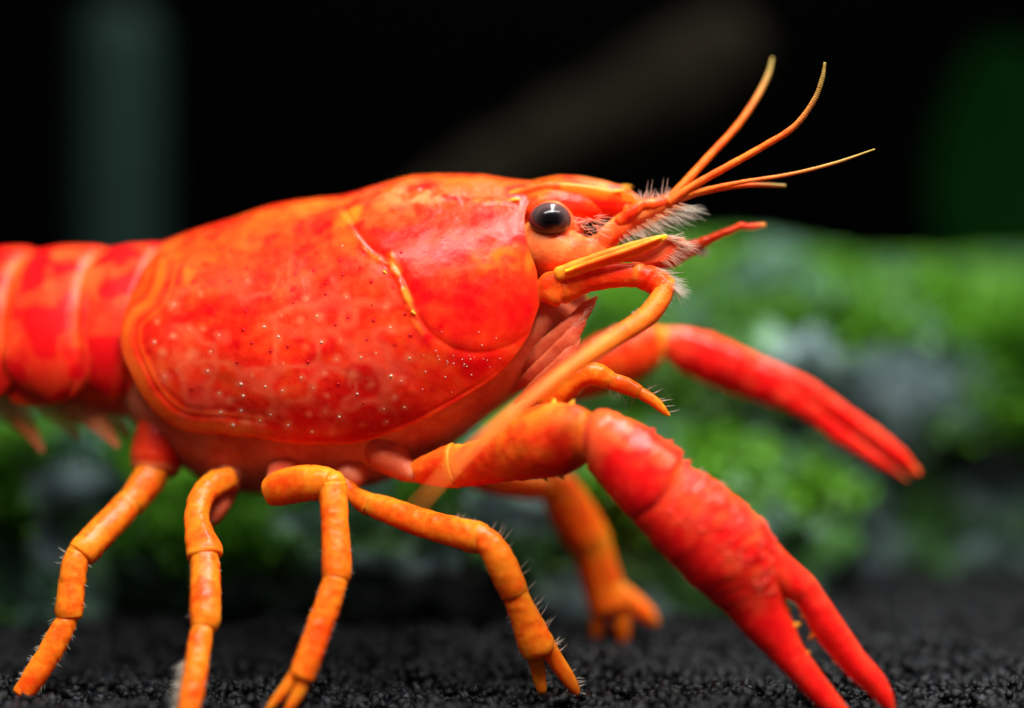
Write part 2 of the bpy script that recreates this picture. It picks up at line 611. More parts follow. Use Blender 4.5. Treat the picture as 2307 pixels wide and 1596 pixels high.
# ------------------------------------------------------------------ setting: ground, tank wall
ground_mat = simple_mat('dark_gravel_bed', (0.004, 0.0045, 0.0055), 0.8)
wall_mat = simple_mat('black_tank_wall', (0.0012, 0.0016, 0.0014), 0.7)
n = 160
gx, gy = np.meshgrid(np.linspace(-26, 26, n), np.linspace(-9, 26, n), indexing='ij')
gz = -0.035 + 0.03 * vnoise(np.stack([gx, gy, gx * 0], -1), 0.8, 3)
g = obj('ground', np.stack([gx, gy, gz], -1), grid_faces(n, n), ground_mat)
g['kind'] = 'structure'
w = obj('tank_back_wall', np.array([[-40, 20, -2], [40, 20, -2], [40, 20, 36], [-40, 20, 36], [-40, 20.3, -2], [40, 20.3, -2], [40, 20.3, 36], [-40, 20.3, 36]], float),
        np.array([[0, 1, 2, 3], [5, 4, 7, 6], [3, 2, 6, 7], [0, 4, 5, 1], [1, 5, 6, 2], [4, 0, 3, 7]]), wall_mat, smooth=False)
w['kind'] = 'structure'

# gravel grains: irregular low-poly pebbles, two layers deep
phi = (1 + 5**0.5) / 2
ico_v = np.array([[-1, phi, 0], [1, phi, 0], [-1, -phi, 0], [1, -phi, 0], [0, -1, phi], [0, 1, phi], [0, -1, -phi], [0, 1, -phi], [phi, 0, -1], [phi, 0, 1], [-phi, 0, -1], [-phi, 0, 1]], float)
ico_v /= np.linalg.norm(ico_v[0])
ico_f = np.array([[0, 11, 5], [0, 5, 1], [0, 1, 7], [0, 7, 10], [0, 10, 11], [1, 5, 9], [5, 11, 4], [11, 10, 2], [10, 7, 6], [7, 1, 8], [3, 9, 4], [3, 4, 2], [3, 2, 6], [3, 6, 8], [3, 8, 9], [4, 9, 5], [2, 4, 11], [6, 2, 10], [8, 6, 7], [9, 8, 1]])


def grains(name, n, xr, yr, rmin, rmax, zlift, seed):
    r = np.random.default_rng(seed)
    c = np.stack([r.uniform(*xr, n), r.uniform(*yr, n), np.zeros(n)], 1)
    rad = rmin + (rmax - rmin) * r.random(n)**2.2
    c[:, 2] = 0.035 * vnoise(c, 0.20, 5) + 0.018 * vnoise(c, 0.09, 6) + 0.03 * vnoise(c, 0.8, 3) - 0.030 + zlift * r.random(n)
    V = ico_v[None] * (1 + 0.9 * (r.random((n, 12, 1)) - 0.5))
    V = V * (0.7 + 0.6 * r.random((n, 1, 3)))
    q = r.normal(size=(n, 4))
    q /= np.linalg.norm(q, axis=1, keepdims=True)
    w_, x, y, z = q.T
    Rm = np.stack([1 - 2 * (y * y + z * z), 2 * (x * y - z * w_), 2 * (x * z + y * w_), 2 * (x * y + z * w_), 1 - 2 * (x * x + z * z), 2 * (y * z - x * w_), 2 * (x * z - y * w_), 2 * (y * z + x * w_), 1 - 2 * (x * x + y * y)], 1).reshape(n, 3, 3)
    V = np.einsum('nij,nkj->nki', Rm, V) * rad[:, None, None] + c[:, None, :]
    F = (np.arange(n)[:, None, None] * 12 + ico_f[None]).reshape(-1, 3)
    return obj(name, V.reshape(-1, 3), None, gravel_mat, tris=F, smooth=False)


gr = grains('gravel', 62000, (-3.4, 3.4), (-1.6, 2.6), 0.008, 0.032, 0.035, 21)
gr['kind'] = 'stuff'
gr['label'] = 'fine black aquarium gravel under the crayfish'
gr['category'] = 'gravel'
gr2 = grains('gravel', 9000, (-8, 8), (2.5, 8.0), 0.03, 0.06, 0.03, 22)
gr2['kind'] = 'stuff'
gr2['label'] = 'dark gravel further back around the mossy rocks'
gr2['category'] = 'gravel'

# ------------------------------------------------------------------ mossy rocks


def rock(name, center, radii, label, seed, moss_n, rough=0.28, nl=90, group='mossy rocks', cover=-0.16, bare=(), under=0.0):
    center = np.array(center, float)
    radii = np.array(radii, float)
    th, ph = np.meshgrid(np.linspace(0.02, math.pi - 0.02, nl), np.linspace(0, 2 * math.pi, 2 * nl, endpoint=False), indexing='ij')
    u = np.stack([np.sin(th) * np.cos(ph), np.sin(th) * np.sin(ph), np.cos(th)], -1)
    sq = np.sign(u) * np.abs(u)**0.8

    def surf(uu):
        s_ = np.sign(uu) * np.abs(uu)**0.8
        k = 1 + rough * fbm(uu * 1.0 + seed, 0.9, 3, seed) * 0.8
        pp = center + s_ * radii * k[..., None]
        h_ = np.clip(1 - pp[..., 2] / (center[2] + radii[2]), 0, 1)
        pp[..., 1] = pp[..., 1] + under * h_ * np.clip(-uu[..., 1], 0, 1)
        return pp

    def bareness(pp):
        q_ = pp * K - cam_pos
        sxx, syy = project(np.stack([q_ @ RIGHT, q_ @ UP, q_ @ FWD - D], -1))
        out = np.zeros(pp.shape[:-1])
        for (bx_, by_, rx_, ry_) in bare:
            wob = 1 + 0.75 * fbm(pp, 0.45, 3, seed + 3)
            out = np.maximum(out, np.exp(-((((sxx - bx_) / rx_)**2 + ((syy - by_) / ry_)**2) * wob)**2))
        return out
    V = surf(u)
    base = empty(name, (center[0], center[1], 0.0), label, 'rock', group)
    obj('stone', V, grid_faces(nl, 2 * nl, True), stone_mat, base, {'pale': bareness(V)}, caps=[list(range(2 * nl))[::-1], list((nl - 1) * 2 * nl + np.arange(2 * nl))])
    # moss: small leaf blades standing on the upward and front faces
    r = np.random.default_rng(seed)
    d = r.normal(size=(moss_n * 3, 3))
    d /= np.linalg.norm(d, axis=1, keepdims=True)
    keep = (d[:, 1] < 0.45) & (d[:, 2] > -0.6)
    d = d[keep]
    p = surf(d)
    e = 0.02
    nrm = d / radii
    nrm /= np.linalg.norm(nrm, axis=1, keepdims=True)
    m = 0.5 + 0.5 * fbm(p, 1.1, 3, seed + 5)
    m = m + 0.60 * nrm[:, 2] + cover - 0.5 * bareness(p)
    keep = (r.random(len(p)) < sstep(0.42, 0.62, m)) & (p[:, 2] > -0.1)
    p, nrm = p[keep][:moss_n], nrm[keep][:moss_n]
    n = len(p)
    dirn = nrm + 0.75 * r.normal(size=(n, 3)) + np.array([0, 0, 0.35])
    dirn /= np.linalg.norm(dirn, axis=1, keepdims=True)
    side = np.cross(dirn, r.normal(size=(n, 3)))
    side /= np.linalg.norm(side, axis=1, keepdims=True)
    ln = (0.025 + 0.055 * r.random((n, 1))) * (0.7 + 0.6 * (vnoise(p, 0.5, 9)[:, None] + 1) / 2)
    wd = ln * (0.26 + 0.2 * r.random((n, 1)))
    nn = np.cross(dirn, side)
    V = np.stack([p - dirn * 0.02, p + dirn * ln * 0.5 + side * wd, p + dirn * ln + nn * ln * 0.25, p + dirn * ln * 0.5 - side * wd], 1)
    F = np.arange(n * 4).reshape(n, 4)
    ms = obj('moss', V.reshape(-1, 3), F, moss_mat, base, smooth=False)
    ms['kind'] = 'stuff'
    return base


def W(x, y, d):
    return P(x, y, d).reshape(3)


def rock_at(name, x0, x1, ytop, depth, ry, label, seed, moss_n, **kw):
    a, b_ = W(x0, ytop, depth), W(x1, ytop, depth)
    cx = (a[0] + b_[0]) / 2
    rx = abs(b_[0] - a[0]) / 2
    top = a[2]
    zc = top * 0.18
    return rock(name, (cx, a[1] + 0.0, zc), (rx, ry, top - zc), label, seed, moss_n, **kw)


rock_at('mossy_rock', 960, 3000, 545, 1400, 1.35, 'big rounded rock with bright green mossy top, right behind the claws', 31, 70000, rough=0.24, bare=[(2030, 870, 170, 95), (2240, 1090, 120, 90), (1650, 1000, 120, 60)], under=0.5)
rock_at('mossy_rock', 330, 1960, 960, 900, 0.9, 'dim mossy rock behind the walking legs and body', 44, 26000, rough=0.30, cover=-0.22, bare=[(620, 1150, 110, 60), (1180, 1160, 90, 50)], under=0.0)
rock_at('mossy_rock', -620, 470, 880, 900, 0.95, 'dark green and grey rock below and behind the tail', 58, 22000, rough=0.30, cover=-0.30, bare=[(170, 1090, 120, 70), (110, 1230, 60, 80)], under=0.0)

# ------------------------------------------------------------------ far background things
tube_mat = simple_mat('grey_green_tube', (0.0065, 0.015, 0.013), 0.5)
r_ = Rings()
a, a2, cc = tube([(268, 95, 96, 2600), (268, 400, 100, 2600), (268, 900, 100, 2600), (268, 1085, 100, 2600)], step=20, m=32, cap0=0.9)
r_.add(a)
o = r_.build('filter_tube', tube_mat, None)
o['label'] = 'blurred grey-green upright tube in the dark behind the tail'
o['category'] = 'tube'

wood_mat, nt, b = new_mat('brown_driftwood')
b.inputs['IOR'].default_value = 1.08
tc = nd(nt, 'ShaderNodeTexCoord').outputs['Object']
nt.links.new(ramp(nt, noise_node(nt, tc, 3.0, 4, 0.6), [(0.3, (0.003, 0.0026, 0.0016)), (0.7, (0.010, 0.0085, 0.0055))]), b.inputs['Base Color'])
b.inputs['Roughness'].default_value = 0.85
r_ = Rings()
a, a2, cc = tube([(1660, 95, 78, 2500), (1560, 150, 105, 2500), (1380, 260, 100, 2450), (1180, 370, 92, 2400), (900, 560, 95, 2350), (650, 760, 100, 2300), (420, 1060, 110, 2250)], flat=0.7, step=16, m=28, cap0=0.8, rough=18, rscale=120)
r_.add(a)
o = r_.build('driftwood_branch', wood_mat, None)
o['label'] = 'blurred brown driftwood branch slanting up behind the head'
o['category'] = 'driftwood'

leaf_mat = simple_mat('dark_green_leaf', (0.0008, 0.013, 0.0012), 0.5)
plant = empty('broad_leaf_plant', W(2350, 640, 2700) * np.array([1, 1, 0]), 'dark blurred broad-leaved water plant rising behind the right rock', 'plant')


def leaf(tip, base, width, depth, bend):
    t = np.linspace(0, 1, 24)
    s = np.linspace(-1, 1, 13)
    x = base[0] + (tip[0] - base[0]) * t
    y = base[1] + (tip[1] - base[1]) * t
    wd = width * np.sin(math.pi * np.clip(t * 0.9 + 0.08, 0, 1))**0.7
    ax_ = np.array([tip[0] - base[0], tip[1] - base[1]], float)
    ax_ /= np.linalg.norm(ax_)
    X = x[:, None] + s[None] * wd[:, None] * -ax_[1]
    Y = y[:, None] + s[None] * wd[:, None] * ax_[0]
    dp = depth + bend * t[:, None]**2 + 70 * np.abs(s[None])**1.5 + 0 * X
    front = P(X, Y, dp)
    back = P(X, Y, dp + 14)
    V = np.concatenate([front.reshape(-1, 3), back.reshape(-1, 3)])
    k = 24 * 13
    f = grid_faces(24, 13)
    obj('leaf', V, np.concatenate([f, f[:, ::-1] + k]), leaf_mat, plant)


leaf((2250, 95), (2330, 760), 190, 2700, -250)
leaf((2520, 60), (2380, 760), 190, 2850, -300)
leaf((2700, 330), (2400, 780), 150, 2600, -200)
r_ = Rings()
for s_ in (2335, 2380, 2400):
    a, a2, cc = tube([(s_, 740, 16, 2720), (s_ + 10, 900, 20, 2720), (2365, 1070, 24, 2720)], step=20, m=12)
    r_.add(a)
r_.build('stem', leaf_mat, plant)

# ================================================================== CRAYFISH
cray = empty('crayfish', P(800, 1180, 0).reshape(3) * np.array([1, 1, 0]), 'bright orange-red crayfish standing side-on on black gravel', 'crayfish')

TAU = math.radians(10.0)      # how much of the back is seen
PSI = math.radians(13.0)      # head turned slightly towards the viewer
ST, SP, TP = math.sin(TAU), math.sin(PSI), math.tan(PSI)


def d0(x):
    return -(np.asarray(x, float) - 900) * TP * 0.9


def body(x, lat, y):
    """x along the body and y height as seen at the middle plane, lat sideways (negative = near side)"""
    x, lat, y = np.broadcast_arrays(*(np.asarray(v, float) for v in (x, lat, y)))
    dc = d0(x)
    c = unproj(x, y, dc)
    s = (D + dc) / D
    return np.stack([c[..., 0] + lat * SP * s, c[..., 1] + lat * ST * s, c[..., 2] + lat * math.cos(PSI)], -1)


# ---- carapace
XS = np.array([180, 250, 372, 450, 520, 600, 700, 780, 840, 920, 960, 1040, 1100, 1160, 1200, 1260, 1330], float)
TOP = np.array([572, 562, 546, 517, 495, 471, 450, 441, 421, 399, 397, 398, 402, 408, 412, 424, 446], float)
BOT = np.array([950, 975, 1020, 1040, 1050, 1058, 1064, 1062, 1058, 1045, 1038, 1012, 980, 935, 890, 800, 700], float)
WID = np.array([172, 185, 216, 240, 252, 262, 268, 268, 266, 260, 256, 244, 228, 206, 186, 140, 90], float)


def smooth_interp(x, xs, ys):
    # piecewise cubic through the stations
    x = np.asarray(x, float)
    m = np.gradient(ys, xs)
    k = np.clip(np.searchsorted(xs, x, side='right') - 1, 0, len(xs) - 2)
    h = xs[k + 1] - xs[k]
    t = (x - xs[k]) / h
    return ((2 * t**3 - 3 * t**2 + 1) * ys[k] + (t**3 - 2 * t**2 + t) * h * m[k] + (-2 * t**3 + 3 * t**2) * ys[k + 1] + (t**3 - t**2) * h * m[k + 1])


def sect(x, v):
    """x station, v angle from the top (near side v>0) -> lat, y (height as seen), centre y"""
    tp, bt, wd = smooth_interp(x, XS, TOP), smooth_interp(x, XS, BOT), smooth_interp(x, XS, WID)
    b_ = (bt - tp) / 2
    cy = (bt + tp) / 2
    sv, cv = np.sin(v), np.cos(v)
    lat = -wd * np.sign(sv) * np.abs(sv)**0.92
    y = cy - b_ * cv
    return lat, y


def screen(x, v):
    lat, y = sect(x, v)
    return project(body(x, lat, y))


BND = np.array([(373, 546), (364, 560), (356, 581), (348, 615), (340, 645), (326, 668), (302, 688), (280, 710), (272, 735), (271, 775), (280, 810), (293, 838), (316, 886), (350, 930), (392, 962), (440, 975),
                (500, 979), (559, 985), (645, 998), (731, 1004), (816, 996), (900, 968), (985, 930), (1057, 890), (1116, 850), (1158, 806), (1191, 756), (1206, 716),
                (1215, 688), (1214, 660), (1210, 637), (1206, 606), (1193, 566), (1184, 530), (1181, 500), (1184, 474), (1194, 452), (1215, 440), (1240, 432), (1262, 428)], float)
NT, NR = 560, 150
# resample the margin evenly along its length
bd = catmull(BND, NT)
bx, by = bd[:, 0], bd[:, 1]


def solve_v(sx, sy):
    x = sx.copy()
    v = np.zeros_like(sx)
    for _ in range(16):
        lo, hi = np.zeros_like(sx), np.full_like(sx, math.radians(168))
        for _ in range(40):
            md = (lo + hi) / 2
            y = screen(x, md)[1]
            lo = np.where(y < sy, md, lo)
            hi = np.where(y < sy, hi, md)
        v = (lo + hi) / 2
        x = x + 0.9 * (sx - screen(x, v)[0])
    return x, v


Bx, Bv = solve_v(bx, by)
Bv[0] = 0
arc = np.linspace(0, 1, NT)
Mx = np.interp(arc, [0, 0.10, 0.28, 0.5, 0.7, 0.80, 0.93, 1.0], [373, 392, 450, 700, 960, 1080, 1200, 1262])
r = np.linspace(-1, 1, 2 * NR + 1)
rr = np.abs(r)
rr = rr[None]
X = Mx[:, None] * (1 - rr) + Bx[:, None] * rr
# pull x towards the margin later, so that rows stay roughly square to the back
V_ = Bv[:, None] * rr
lat, yy = sect(X, V_)
sx, sy = project(body(X, lat, yy))        # as seen on the near side (both halves share it)


def poly_dist(px, py, pts):
    pts = np.asarray(pts, float)
    best = np.full(px.shape, 1e9)
    side = np.zeros(px.shape)
    par = np.zeros(px.shape)
    L = np.concatenate([[0], np.cumsum(np.linalg.norm(np.diff(pts, axis=0), axis=1))])
    for i in range(len(pts) - 1):
        a, b_ = pts[i], pts[i + 1]
        d = b_ - a
        t = np.clip(((px - a[0]) * d[0] + (py - a[1]) * d[1]) / (d @ d), 0, 1)
        dx, dy = px - a[0] - t * d[0], py - a[1] - t * d[1]
        q = np.hypot(dx, dy)
        m = q < best
        best = np.where(m, q, best)
        side = np.where(m, np.sign(d[0] * dy - d[1] * dx), side)
        par = np.where(m, (L[i] + t * (L[i + 1] - L[i])) / L[-1], par)
    return best, side, par


GRV = [(762, 436), (782, 478), (806, 520), (842, 562), (886, 592), (914, 640), (936, 700), (956, 735), (990, 768), (1040, 792), (1096, 794), (1155, 776), (1192, 748)]
gd, gs, gp = poly_dist(sx, sy, catmull(np.array(GRV, float), 60))
md, ms_, mp = poly_dist(sx, sy, bd[::6])
back_zone = 1 - sstep(0.80, 0.90, arc)[:, None] + 0 * sx
hind = (1 - sstep(0.36, 0.46, arc))[:, None] * (rr > 0.3)

disp = np.zeros_like(sx)
pt3 = np.stack([X, np.abs(lat), yy], -1)
brk = 0.12 + 0.88 * sstep(-0.3, 0.3, fbm(pt3, 24, 3, 91))
gamp = np.interp(gp, [0, 0.15, 0.5, 0.62, 1.0], [3, 6, 8, 4, 2.5])
disp -= 0.5 * gamp * np.exp(-(gd / 12.0)**2) + 0.35 * gamp * np.exp(-(gd / 3.5)**2)
crest = np.exp(-((gd - 13) / 6.5)**2) * (gs > 0) * np.interp(gp, [0, 0.1, 0.3, 0.55, 0.62, 1], [0.1, 0.35, 0.9, 1, 0.1, 0])
disp += 3.2 * crest * brk + 1.6 * crest * fbm(pt3, 9, 2, 92)
# second short ridge in front of the groove
r2, s2_, p2 = poly_dist(sx, sy, [(880, 575), (900, 625), (914, 660), (934, 708)])
crest2 = np.exp(-(r2 / 8.0)**2)
disp += 5 * crest2
# hind border: raised rim with a furrow inside it
hb = np.exp(-((md - 52) / 7.0)**2) * hind
disp -= 1.2 * hb
disp += 1.2 * np.exp(-((md - 22) / 16.0)**2) * hind
disp -= 1.6 * np.exp(-((md - 36) / 4.0)**2) * hind
# thin rim along the lower and front edge
low = (sstep(0.36, 0.46, arc) * (1 - 0.8 * sstep(0.66, 0.72, arc)))[:, None] * (rr > 0.3)
disp -= 1.6 * np.exp(-((md - 9) / 3.0)**2) * low
disp += 1.0 * np.exp(-((md - 3) / 3.0)**2) * low
# postorbital ridge with its spine
r3, s3_, p3 = poly_dist(sx, sy, [(1000, 462), (1060, 456), (1120, 455), (1160, 457)])
crest3 = np.exp(-(r3 / 7.0)**2) * np.interp(p3, [0, 0.4, 1], [0, 0.6, 1])
disp += 6 * crest3
disp += 2.2 * fbm(pt3, 14, 2, 61) * np.exp(-(((sx - 940) / 130)**2 + ((sy - 445) / 45)**2))
# shallow vault below the groove's front loop
cart = np.stack([X, lat * np.sign(r)[None] * -1, yy], -1)
disp += 3.0 * fbm(np.stack([X, np.abs(lat), yy], -1), 120, 3, 4) + 0.45 * fbm(np.stack([X, np.abs(lat), yy], -1), 24, 2, 8)

tp, bt, wd = smooth_interp(X, XS, TOP), smooth_interp(X, XS, BOT), smooth_interp(X, XS, WID)
cyy = (tp + bt) / 2
ny, nl_ = (yy - cyy) / ((bt - tp) / 2)**2, lat / wd**2
nn_ = np.hypot(ny, nl_) + 1e-9
ny, nl_ = ny / nn_, nl_ / nn_
sgn = np.where(r < 0, -1.0, 1.0)[None]
LAT = (lat + nl_ * disp)
Y2 = yy + ny * disp
CV = body(X, LAT * -sgn * -1, Y2)          # r>0: near side
# inner lip so that the shell has thickness
lipL = LAT * 0.955
lipY = cyy + (Y2 - cyy) * 0.955
dots = []
pale = np.zeros_like(sx)
deep = np.zeros_like(sx)
mg = sstep(60, 0, md)
gold = 0.45 * np.exp(-((md - 14) / 12.0)**2) * hind * (0.7 + 0.3 * brk)
gold = np.maximum(gold, 0.22 * np.exp(-((md - 44) / 4.0)**2) * hind)
gold = np.maximum(gold, 0.10 * np.exp(-(md / 3.0)**2))
gold = np.maximum(gold, 0.42 * crest * (gp < 0.6) * brk**1.5)
gold = np.maximum(gold, 0.8 * crest2 * brk)
gold = np.maximum(gold, 0.7 * crest3 * brk)
# thin orange shell near the neck furrow and along the back line
nz = fbm(pt3, 70, 3, 21)
neck = np.exp(-(((sx - 805) / 70)**2 + ((sy - 490) / 60)**2))
gold = np.maximum(gold, 0.6 * sstep(-0.25, 0.45, nz) * neck)
gold = np.maximum(gold, 0.34 * sstep(-0.25, 0.45, nz) * np.exp(-((V_ / 0.62)**2)))
gold = np.maximum(gold, 0.4 * sstep(-0.1, 0.4, fbm(pt3, 45, 2, 23)) * np.exp(-(((sx - 430) / 90)**2 + ((sy - 600) / 70)**2)))
gold = np.maximum(gold, 0.6 * sstep(-0.1, 0.4, fbm(pt3, 40, 2, 27)) * np.exp(-(((sx - 1120) / 50)**2 + ((sy - 575) / 45)**2)))
gold = np.maximum(gold, 0.6 * np.exp(-(((sx - 1192) / 12)**2 + ((sy - 590) / 26)**2)))
head_sheen = np.exp(-(((sx - 950) / 110)**2 + ((sy - 440) / 26)**2))  # lamp highlight on top of the head, painted into the pale mask
pale = np.maximum(pale, 0.85 * sstep(-0.3, 0.45, fbm(pt3, 30, 3, 29)) * head_sheen)
# network of paler veins between the dots on the lower flank
vn = 1 - np.abs(fbm(pt3, 75, 2, 33)) * 3.2
flank = sstep(560, 720, sy) * (1 - sstep(900, 985, sy)) * (1 - sstep(850, 980, sx)) * sstep(340, 420, sx)
pale = np.maximum(pale, 0.36 * np.clip(vn, 0, 1) * flank)
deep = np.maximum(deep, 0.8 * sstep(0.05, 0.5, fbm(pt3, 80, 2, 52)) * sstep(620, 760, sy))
deep = np.maximum(deep, 0.6 * sstep(0.05, 0.4, fbm(pt3, 48, 3, 57)) * (1 - sstep(520, 640, sy)))
deep = np.maximum(deep, 0.6 * sstep(0.0, 0.4, fbm(pt3, 60, 2, 58)) * sstep(900, 960, sx) * (1 - sstep(720, 780, sy)))
deep = np.maximum(deep, 0.85 * np.exp(-(((sx - 1065) / 42)**2 + ((sy - 505) / 26)**2)))
deep = np.maximum(deep, 0.8 * np.exp(-(((sx - 1130) / 40)**2 + ((sy - 488) / 22)**2)))
deep = np.maximum(deep, 0.7 * np.exp(-(((sx - 1055) / 34)**2 + ((sy - 680) / 30)**2)))
deep = np.maximum(deep, 0.7 * np.exp(-(((sx - 1160) / 30)**2 + ((sy - 690) / 60)**2)))
deep = np.maximum(deep, 0.9 * sstep(860, 960, sy) * sstep(540, 640, sx) * (1 - np.exp(-(md / 8)**2)))  # shade low on the shell, painted in as a deeper red

# tubercle spots
pts = []
rs = np.random.default_rng(5)
tries = 0
while len(pts) < 150 and tries < 30000:
    tries += 1
    x_, y_ = rs.uniform(340, 1180), rs.uniform(470, 985)
    if any((x_ - q[0])**2 + (y_ - q[1])**2 < (rs.uniform(22, 40))**2 for q in pts):
        continue
    k = np.argmin((sx[:, NR:] - x_)**2 + (sy[:, NR:] - y_)**2)
    i, j = divmod(k, NR + 1)
    j += NR
    if (sx[i, j] - x_)**2 + (sy[i, j] - y_)**2 > 60 or md[i, j] < 55 and x_ < 480 or md[i, j] < 22:
        continue
    if gd[i, j] < 16 or (x_ > 930 and y_ < 745) or (x_ > 850 and y_ < 560):
        continue
    if x_ < 420 and y_ < 600:
        continue
    pts.append((x_, y_, i, j))
for _ in range(22):      # fine granules under the cheek loop
    x_ = rs.uniform(975, 1185)
    y_ = 802 + 26 * rs.random() - 0.0016 * (x_ - 1075)**2 + (10 if x_ > 1120 else 0) * rs.normal() * 0.5
    k = np.argmin((sx[:, NR:] - x_)**2 + (sy[:, NR:] - y_)**2)
    i, j = divmod(k, NR + 1)
    if md[i, j + NR] > 10:
        pts.append((x_, y_, i, j + NR))
WV = cam_to_world(CV)
white_items, red_items = [], []
for (x_, y_, i, j) in pts:
    pw = float(sstep(560, 860, y_))
    small = x_ > 940
    is_white = rs.random() < (0.85 if small else 0.05 + 0.75 * pw)
    halo_only = rs.random() < 0.25
    for jj in ((j, 2 * NR - j)):
        i0, i1 = max(i - 2, 0), min(i + 2, NT - 1)
        j0, j1 = max(jj - 2, 0), min(jj + 2, 2 * NR)
        nv = np.cross(WV[i1, jj] - WV[i0, jj], WV[i, j1] - WV[i, j0])
        nv /= np.linalg.norm(nv) + 1e-12
        ctr = cam_to_world(body(X[i, jj], 0.0, cyy[i, jj])[None])[0]
        if nv @ (WV[i, jj] - ctr) < 0:
            nv = -nv
        fw = nv + np.array([0.45, 0, 0.15])
        sz = (rs.uniform(1.0, 1.9) if small else 1.3 + 3.0 * rs.random()**2 if is_white else rs.uniform(2.5, 5.0)) / K
        if is_white and not small and halo_only:
            continue
        (white_items if is_white else red_items).append((WV[i, jj], fw, sz * (0.95 if is_white else 0.45), sz))
    dd = np.hypot(sx - x_, sy - y_)
    if is_white and not small:
        wob = 1 + 0.5 * vnoise(pt3, 12, 95)
        pale = np.maximum(pale, rs.uniform(0.4, 0.85) * float(sstep(540, 680, y_)) * np.exp(-(dd * wob / rs.uniform(6, 13))**2))
    elif not is_white:
        deep = np.maximum(deep, 0.8 * np.exp(-(dd / 7)**2))

lip = body(np.stack([X[:, 0], X[:, -1]], 1), np.stack([lipL[:, 0] * -1, lipL[:, -1]], 1), np.stack([lipY[:, 0], lipY[:, -1]], 1))
FULL = np.concatenate([lip[:, :1], CV, lip[:, 1:]], 1)
pad = lambda a: np.concatenate([a[:, :1], a, a[:, -1:]], 1)
m_ = FULL.shape[1]
carapace = obj('carapace', cam_to_world(FULL), grid_faces(NT, m_), shell, cray, {'pale': pad(pale), 'deep': pad(deep), 'gold': pad(gold), 'along': pad(rr + 0 * sx)})
V, F = cones(white_items)
obj('pale_tubercles', V, None, white_tip, carapace, tris=F)['kind'] = 'stuff'
V, F = cones(red_items)
obj('red_tubercles', V, None, red_tip, carapace, tris=F)['kind'] = 'stuff'
# spines: postorbital, groove edge
sp_items = []
for (x_, y_, dx, dy, ln, rd) in [(1158, 457, 1, -0.1, 20, 6), (866, 616, 0.8, 0.5, 9, 4), (931, 704, 0.8, 0.6, 12, 4.5)]:
    k = np.argmin((sx[:, NR:] - x_)**2 + (sy[:, NR:] - y_)**2)
    i, j = divmod(k, NR + 1)
    for jj, sg in ((j + NR, -1), (NR - j, 1)):
        dv = dx * RIGHT - dy * UP + sg * 0.35 * FWD
        sp_items.append((WV[i, jj], dv, ln / K, rd / K))
spine_each(sp_items, 'spine', yel_tip, carapace)

# ---- rostrum: two raised edges with a trough between, side walls below
RX = np.array([1060, 1110, 1160, 1200, 1240, 1280, 1330, 1370, 1400, 1412, 1425, 1445], float)
RY = np.array([446, 440, 430, 418, 409, 409, 415, 423, 430, 435, 441, 453], float)
RW = np.array([70, 80, 85, 84, 80, 75, 66, 57, 49, 30, 20, 3], float)
RH = np.array([20, 30, 44, 58, 64, 62, 54, 46, 38, 30, 18, 3], float)
n = 150
xs = np.linspace(1060, 1445, n)
ry, rw, rh = (np.interp(xs, RX, q) for q in (RY, RW, RH))
k5 = np.ones(7) / 7
for q in (ry, rh):
    q[3:-3] = np.convolve(q, k5, 'valid')
prof = [(-0.0, 10), (-0.35, 9), (-0.62, 5), (-0.80, 0), (-0.90, -4), (-0.98, -3), (-1.0, 3), (-0.97, 12), (-0.93, 0.4), (-0.86, 0.7), (-0.75, 0.95), (-0.4, 1.05)]
full_prof = prof + [(0.0, 1.07, 'w')] + [(-a, b_) for a, b_ in reversed(prof[1:])]
ring = []
pl = []
for q, pr in enumerate(full_prof):
    lt, v_ = pr[0], pr[1]
    wall = len(pr) == 3 or (v_ <= 1.1 and v_ > 0.3)
    fade = np.interp(xs, [1060, 1150, 1410, 1445], [0.2, 1, 1, 0.3])
    yv = ry + (rh * v_ + 8 if wall else v_ * fade)
    ring.append(body(xs, lt * rw, yv))
    pl.append((0.75 if abs(abs(lt) - 0.95) < 0.055 and not wall else (0.35 if lt == 0 or abs(lt) == 0.35 else 0.1)) * np.interp(xs, [1060, 1130], [0, 1]) if not wall else 0 * xs)
R = np.stack(ring, 1)
R += 1.0 * fbm(R, 16, 2, 3)[..., None] * np.array([0, 1, 0])
dp = np.stack([(1.0 * sstep(-0.15, 0.15, fbm(np.stack([xs, 0 * xs + (p_[0] * 60), 0 * xs], -1), 46, 2, 77)) if not (len(p_) == 3 or (0.3 < p_[1] <= 1.1)) else 0.65 + 0 * xs) for p_ in full_prof], 1)
R_ = Rings()
rb = 0.25 + 0.75 * sstep(-0.3, 0.3, fbm(R, 40, 2, 13))
R_.add(R, {'pale': np.stack(pl, 1) * rb, 'deep': dp * (np.stack(pl, 1) < 0.5)})
rost = R_.build('rostrum', rostrum_mat, carapace)
spine_each([(cam_to_world(body(1396, s_ * 48, 428)), 1.0 * RIGHT + 0.12 * UP + s_ * 0.1 * FWD, 22 / K, 6 / K) for s_ in (-1, 1)], 'spine', yel_tip, carapace)

